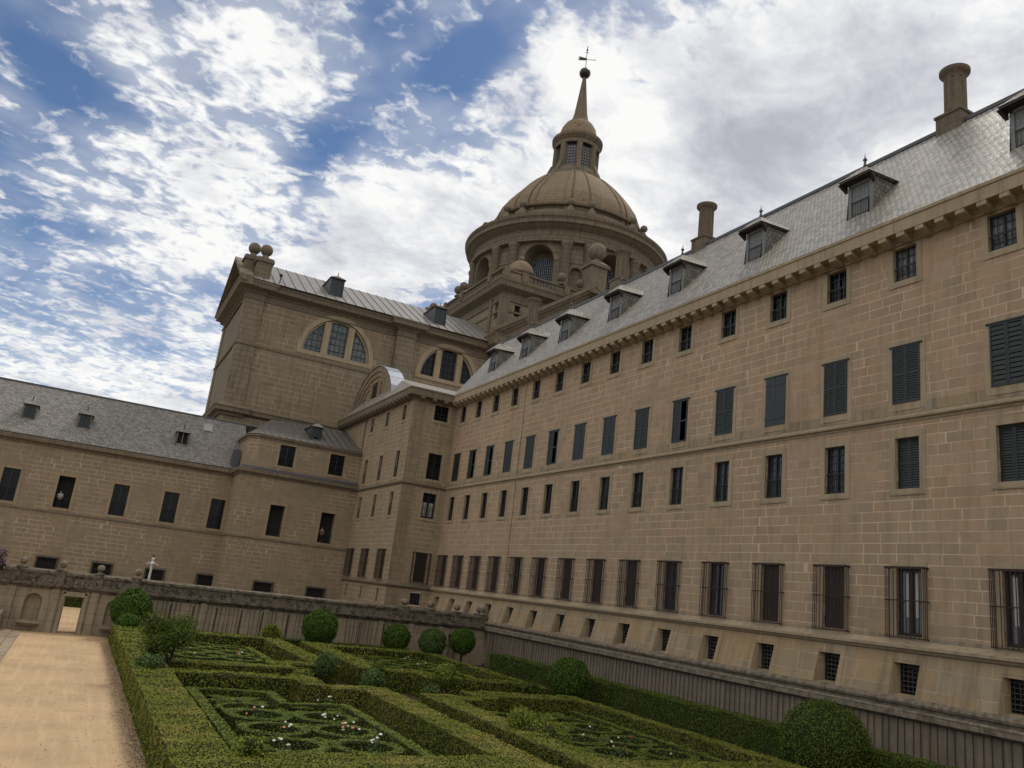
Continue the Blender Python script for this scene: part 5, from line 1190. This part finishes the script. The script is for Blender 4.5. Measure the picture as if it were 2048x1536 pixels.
def parterre(label, sx, sy):
    o = empty('box_parterre', (2*MXX-8 if sx else 8, 2*MYY-30 if sy else 30, 0)); tag(o, label, 'parterre', 'box parterres between the hedges')
    far = 1 if sy else 0; dens = 520 if not far else 280; ls = .048 if not far else .07
    X = lambda x: 2*MXX-x if sx else x; Y = lambda y: 2*MYY-y if sy else y
    for b in ((4.98, 5.4, 24.1, 36.35, HB), (5.42, 8.08, 35.98, 36.35, HB), (8.1, 8.52, 33.75, 36.33, HB), (8.12, 11.05, 33.32, 33.72, HB), (10.62, 11.05, 24.1, 33.3, HB), (5.42, 10.6, 23.75, 24.1, HB)):
        b = mir(b, sx, sy); P, N = box_samples(b, dens); P = P+N*lump(P*1.5, .025)[:, None]
        e = empty('edging', (0, 0, 0)); e.parent = o; e.location = (0, 0, 0)
        MB().box(b[0]+.04, b[1]-.04, b[2]+.04, b[3]-.04, -.02, HB-.04).build('core', 'hedge_core', e); add_leaves('foliage', P, N, ls, 'box_leaf', e, jit=.008, spread=.4)
    items = [('ring', X(x), Y(y), 1.0, .98, .36, HB-.02, 0, TAU) for x in (6.85, 9.25) for y in (30.75, 28.25, 25.75)]
    sg = lambda a0, a1: ((math.pi-a1 if sx else a0), (math.pi-a0 if sx else a1))
    for (x, y, r, a0, a1) in ((6.1, 34.6, .55, -2.6, 2.2), (7.3, 34.6, .55, .9, 5.7), (6.7, 33.0, .8, .3, 2.8), (6.1, 34.55, .2, -1, 3), (7.3, 34.55, .2, 0, 4), (6.2, 32.7, .45, 2.6, 6.4), (7.6, 32.6, .42, 2.9, 6.5), (8.05, 29.5, .3, 0, TAU), (8.05, 27.0, .3, 0, TAU), (5.85, 29.5, .3, -1.4, 1.4), (5.85, 27.0, .3, -1.4, 1.4), (10.2, 29.5, .3, 1.7, 4.5), (10.2, 27.0, .3, 1.7, 4.5), (9.3, 32.6, .7, 3.3, 6.1), (8.05, 32.0, .35, 0, TAU), (10.15, 32.3, .35, .5, 4.6), (8.05, 24.75, .32, 0, TAU), (6.0, 24.7, .3, 0, 2.6), (10.1, 24.7, .3, .6, 3.3), (5.75, 32.0, .28, -1.6, 1.5), (9.0, 32.95, .3, .2, 2.9), (10.3, 33.0, .25, .2, 2.9), (5.75, 33.4, .3, -1.5, 1.4), (7.75, 33.6, .28, 1.6, 4.6)):
        a0, a1 = sg(a0, a1)
        if sy: a0, a1 = -a1, -a0
        items.append(('scroll', X(x), Y(y), r, r*.9, .30, HB-.12, a0, a1))
    for (nm, cx, cy, rx, ry, w, h, a0, a1) in items:
        e = empty(nm, (0, 0, 0)); e.parent = o
        m = MB(); ring_core(m, cx, cy, rx, ry, w, h, a0, a1, 26 if nm == 'ring' else 14); m.build('core', 'hedge_core', e)
        P, N = ring_samples(cx, cy, rx, ry, w, h, a0, a1, dens); P = P+N*lump(P*2, .015)[:, None]
        add_leaves('foliage', P, N, ls*.9, 'box_leaf', e, jit=.006, spread=.35)
    return o
parterre('nearest left box parterre, six clipped rings with pale roses beside the long path hedge', 0, 0)
parterre('nearest right box parterre, rings half hidden behind the big leafy shrub', 1, 0)
parterre('far left box parterre behind the small leaning tree', 0, 1)
parterre('far right box parterre in front of the three round topiary trees', 1, 1)

# ------------------------------------------------------------------ roses in the rings
def rose(label, x, y, h, blooms, seed):
    q = random.Random(seed); o = empty('rose_bush', (x, y, 0)); tag(o, label, 'rose bush', 'rose bushes in the garden beds')
    st = MB(); tips = []
    for i in range(7):
        a = q.uniform(0, TAU); r = q.uniform(.1, .42); zz = h*q.uniform(.75, 1.05); p1 = (x+r*.5*math.cos(a), y+r*.5*math.sin(a), zz*.55); p2 = (x+r*math.cos(a), y+r*math.sin(a), zz)
        st.tube((x, y, -.02), p1, .014, .011, 5).tube(p1, p2, .011, .008, 5); tips.append(p2)
    st.build('stems', 'bark', o)
    n = 130; P = np.stack([x+rng.normal(0, .22, n), y+rng.normal(0, .22, n), rng.uniform(.1, h*.85, n)], 1); N = np.tile((0., 0., 1.), (n, 1)); add_leaves('foliage', P, N, .075, 'rose_leaf', o, jit=.02, spread=1.3)
    for i, mt in enumerate(blooms):
        p = tips[i % len(tips)]; dx, dy = (0, 0) if i < 7 else (q.uniform(-.2, .2), q.uniform(-.2, .2)); r = q.uniform(.038, .066)
        f = MB()
        for k in range(3): f.lathe([(r*.15, p[2]-.02), (r*(.75-.15*k), p[2]+.01+.01*k), (r*(1.0-.25*k), p[2]+r*(.45+.25*k)), (r*(.8-.25*k), p[2]+r*(.75+.2*k))], (p[0]+dx, p[1]+dy), 9, uvr=1)
        f.sphere((p[0]+dx, p[1]+dy, p[2]+r*.6), r*.5, 8, 6); f.build('blossom', mt, o)
W, K, D = 'petal_white', 'petal_pink', 'petal_red'
for i, a in enumerate((
    ('rose bush with one large pink bloom, rear left ring of the near left parterre', 6.75, 30.5, .85, [K, K, W]),
    ('rose bush of scattered white blooms, rear right ring of near left parterre', 9.35, 30.6, .75, [W, W, W, W, W]),
    ('rose bush with a pink bloom above white ones, middle left ring, near left parterre', 7.2, 28.2, .8, [K, W, W, W]),
    ('rose bush crowded with pink and white blooms, middle right ring, near left parterre', 9.4, 28.1, .85, [W, K, W, W, K, W, W, K]),
    ('rose bush with one big white bloom, front left ring of near left parterre', 6.7, 25.7, .75, [W, W, W, W, W]),
    ('rose bush of tall white blooms, front right ring of near left parterre', 9.45, 25.7, .95, [W, W, W, W, W]),
    ('small pale rose bush against the notched hedge behind the near left parterre', 10.2, 34.4, .9, [W, W, W]),
    ('rose bush with a few white blooms in the far left parterre, nearest the leaning tree', 6.6, 50.9, .95, [W, W, K]),
    ('rose bush with low white blooms in the far left parterre, behind the leaning tree', 6.9, 48.4, .8, [W, K]),
    ('rose bush with two pale blooms in the middle of the far left parterre', 9.4, 51.0, .85, [W, K]),
    ('rose bush with a yellowish-pink bloom towards the right of the far left parterre', 9.3, 48.6, .85, [K, W]),
    ('rose bush with white and red blooms at the far end of the far right parterre', 21.0, 53.5, 1.0, [W, W, D, D]),
    ('rose bush with one white bloom in the rear ring of the far right parterre', 21.1, 50.6, .9, [W, W]),
    ('bare thin rose bush in the rear right ring of the near right parterre', 20.9, 30.7, .8, [W]),
    ('rose bush with one red bloom, middle right ring of near right parterre', 21.0, 28.3, .8, [D, W]),
    ('rose bush with red and white blooms, middle left ring of near right parterre', 18.6, 28.2, .85, [D, W]),
    ('tall rose bush with bright red and white bloom just right of the big shrub', 18.7, 25.7, .95, [D, W, K]),
    ('leafy rose bush in the front right ring of the near right parterre', 21.0, 25.8, .8, [W]))): rose(*a, seed=40+i)

# ------------------------------------------------------------------ topiary and shrubs
topiary('large dark round topiary tree beside the wall niche at the far end of the path', (3.9, 60.0, 2.02), 1.42)
topiary('small box ball sitting on the far end of the long path hedge', (3.72, 58.0, 1.32), .72, sz=.85, trunk=False, bumpy=.02)
topiary('low dome of box on the long path hedge beside the leaning tree', (3.68, 38.2, 1.16), .64, sz=.72, trunk=False, mat='topiary_grey', bumpy=.02)
topiary('round dark topiary tree standing alone before the middle of the far garden wall', (16.2, 58.6, 2.05), 1.38)
topiary('dark topiary ball, left one of the three by the far right niches', (22.0, 58.6, 1.78), 1.10)
topiary('greyer topiary ball, middle one of the three by the far right niches', (24.5, 57.6, 1.74), 1.10, mat='topiary_grey')
topiary('dark topiary ball, right one of the three by the far right niches', (27.2, 58.2, 1.98), 1.06)
topiary('big round topiary standing before the tall hedge at mid garden', (24.55, 38.6, 1.78), 1.22, bumpy=.05)
topiary('largest topiary ball, cut by the bottom edge below the barred windows', (25.5, 22.4, 1.66), 1.82, mat='hedge_leaf_dark', bumpy=.07)
topiary('grey-green box ball on the crossing behind the notched hedge corner of the near left parterre', (12.95, 36.75, 1.25), .60, mat='topiary_grey', bumpy=.02)
topiary('dark box ball at the left far notch of the hedge crossing', (12.4, 42.6, 1.20), .62, mat='topiary_grey', bumpy=.02, trunk=False, sz=1.1)
topiary('olive box ball on the right of the hedge crossing', (18.4, 41.0, 1.32), .64, mat='box_leaf', bumpy=.02)
topiary('smallest box ball, at the end of the narrow hedge near the crossing', (15.15, 35.0, 1.18), .36, mat='topiary_grey', bumpy=.015, trunk=False, sz=.9)
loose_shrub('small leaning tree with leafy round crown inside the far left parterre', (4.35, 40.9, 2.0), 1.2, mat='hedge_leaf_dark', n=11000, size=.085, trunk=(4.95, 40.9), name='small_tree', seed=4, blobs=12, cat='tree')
loose_shrub('big leafy shrub in front of the near right parterre, cut by the bottom edge', (16.2, 27.4, .78), 1.22, n=9000, size=.075, seed=9, blobs=12)
loose_shrub('fluffy yellow-green shrub behind the far left parterre, before the garden wall', (13.0, 58.6, 1.45), .80, n=2000, size=.11, seed=12)
loose_shrub('low yellow-green shrub on the cross path beside the notched hedge', (10.3, 39.6, .85), .55, n=1500, size=.085, seed=15)
loose_shrub('olive shrub at the near corner of the far right parterre', (15.4, 42.9, 1.05), .50, mat='hedge_leaf_dark', n=1800, size=.085, seed=18)
loose_shrub('loose leafy growth spilling over the near end of the path hedge', (5.0, 22.2, .95), .62, n=2400, size=.07, seed=21)
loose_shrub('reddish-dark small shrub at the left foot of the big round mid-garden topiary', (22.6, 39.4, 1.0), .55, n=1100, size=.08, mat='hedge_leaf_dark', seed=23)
loose_shrub('pink and green flowering plants on top of the wall at the left edge', (-4.6, 61.8, 4.25), .95, mat='heather', n=2200, size=.10, seed=25, name='flowering_plant', cat='plant', trunk=(-4.6, 62.1))
# dark shrubs beyond the doorway
hedge('dark hedge seen through the doorway of the garden wall', [(-3, 4.5, 88.5, 90, 1.5)], 'hedge_leaf_dark', dk=.6)

n = 2600; lx = 2.9-np.abs(rng.normal(0, .28, n)); n2 = 900; P = np.concatenate([np.stack([lx, rng.uniform(18, 58, n), np.full(n, .012)], 1), np.stack([rng.uniform(-2, 2.9, n2), rng.uniform(18, 61, n2), np.full(n2, .012)], 1)])
lt = bpy.data.objects.new('fallen_leaves', leaf_mesh('fallen_leaves', P, np.tile((0., 0., 1.), (len(P), 1)), .06, 'litter', jit=.003, spread=.12)); COL.objects.link(lt); tag(lt, 'dry leaf litter scattered on the sandy path along the hedge foot', 'leaves', kind='stuff')
# ------------------------------------------------------------------ white post behind the wall
o = empty('white_post', (5.05, 67.0, 0)); tag(o, 'white ornamental post with scrolled top rising behind the garden wall', 'post')
MB().tube((5.05, 67, -.02), (5.05, 67, 4.9), .095, .08, 10).build('pole', 'white_paint', o)
h = MB(); h.lathe([(.09, 4.85), (.17, 4.95), (.14, 5.05), (.07, 5.15), (.12, 5.3), (.05, 5.42)], (5.05, 67), 12); h.build('capital', 'white_paint', o)
h = MB()
for sg in (-1, 1):
    for i in range(7):
        a, b_ = i*.5, (i+1)*.5; f = lambda t: (5.05+sg*(.12+.14*t*.6+.05*math.cos(t*1.6)), 67, 5.0+.1*math.sin(t*1.5))
        h.tube(f(a), f(b_), .035, n=5)
h.build('scrolls', 'white_paint', o)
MB().sphere((5.05, 67, 5.55), .09, 8, 6).build('finial', 'iron_black', o)

# ------------------------------------------------------------------ people at the windows
def skin_obj(name, verts, edges, radii, mat, parent, root=0, sub=1):
    me = bpy.data.meshes.new(name); me.from_pydata(verts, edges, []); me.materials.append(MAT[mat])
    o = bpy.data.objects.new(name, me); COL.objects.link(o); o.parent = parent
    md = o.modifiers.new('skin', 'SKIN'); md.use_smooth_shade = True
    for i, r in enumerate(radii):
        r = r if isinstance(r, tuple) else (r, r); me.skin_vertices[0].data[i].radius = r; me.skin_vertices[0].data[i].use_root = (i == root)
    if sub: s = o.modifiers.new('subd', 'SUBSURF'); s.levels = s.render_levels = sub
    return o
def person(label, x, y, z, shirt, arm_fwd):
    """standing figure facing -y"""
    p = empty('person', (x, y, z)); tag(p, label, 'person', 'people at the windows')
    V = [(0, 0, .95), (0, .01, 1.15), (0, .0, 1.36), (0, 0, 1.47), (0, -.02, 1.56), (0, -.03, 1.66), (0, -.02, 1.74)]; E_ = [(0, 1), (1, 2), (2, 3), (3, 4), (4, 5), (5, 6)]; Rr = [(.15, .11), (.14, .10), (.17, .11), .06, .065, .085, .06]
    for s in (-1, 1):
        b = len(V); V += [(s*.10, 0, .88), (s*.11, -.01, .48), (s*.11, .02, .08), (s*.115, -.14, .04)]; E_ += [(0, b), (b, b+1), (b+1, b+2), (b+2, b+3)]; Rr += [.095, .06, .045, .035]
        b = len(V); el = (s*.27, .02, 1.12); ha = (s*.16, -arm_fwd, 1.06)
        V += [(s*.20, 0, 1.40), el, ha]; E_ += [(2, b), (b, b+1), (b+1, b+2)]; Rr += [.05, .04, .028]
        pb_ = len(V); V += [(ha[0]-s*.01, ha[1]-.08, ha[2]-.01)]; E_ += [(b+2, pb_)]; Rr += [(.035, .018)]
        for k, (dx, l) in enumerate(((-.03, .07), (-.01, .085), (.01, .08), (.03, .06))):
            q = len(V); V += [(ha[0]+dx, ha[1]-.08-l*.6, ha[2]-.02), (ha[0]+dx, ha[1]-.08-l, ha[2]-.05)]; E_ += [(pb_, q), (q, q+1)]; Rr += [.009, .008]
        q = len(V); V += [(ha[0]-s*.05, ha[1]-.07, ha[2]-.02)]; E_ += [(b+2, q)]; Rr += [.010]
    skin_obj('body', V, E_, Rr, 'skin', p)
    sv = [(0, 0, .98), (0, .01, 1.15), (0, 0, 1.36), (0, 0, 1.44), (-.20, 0, 1.40), (.20, 0, 1.40), (-.26, .02, 1.2), (.26, .02, 1.2)]
    skin_obj('shirt', sv, [(0, 1), (1, 2), (2, 3), (2, 4), (2, 5), (4, 6), (5, 7)], [(.18, .135), (.17, .125), (.195, .13), .08, .075, .075, .065, .065], shirt, p)
    skin_obj('trousers', [(0, 0, .98), (-.10, 0, .86), (.10, 0, .86), (-.11, 0, .12), (.11, 0, .12)], [(0, 1), (0, 2), (1, 3), (2, 4)], [(.17, .13), .115, .115, .075, .075], 'trousers_dark', p)
    smooth_angle(MB().sphere((0, .005, 1.715), .105, 12, 8, 1.0).build('hair', 'hair_dark', p, local=True), 60)
    fc = MB(); fc.prism([(-.012, -.125, 1.63), (.012, -.125, 1.63), (0, -.105, 1.69)], (0, .03, 0)); fc.build('nose', 'skin', p, local=True)
    ey = MB()
    for s in (-1, 1): ey.sphere((s*.032, -.103, 1.685), .012, 6, 4)
    ey.build('eyes', 'hair_dark', p, local=True)
person('person in a pale blue-white shirt leaning on the rail of a low wing window', -2.9, 95.62, 9.14, 'shirt_white', .30)
person('person in a grey top standing in the right dark window of the link building', 23.55, 91.25, 9.05, 'shirt_grey', .22)
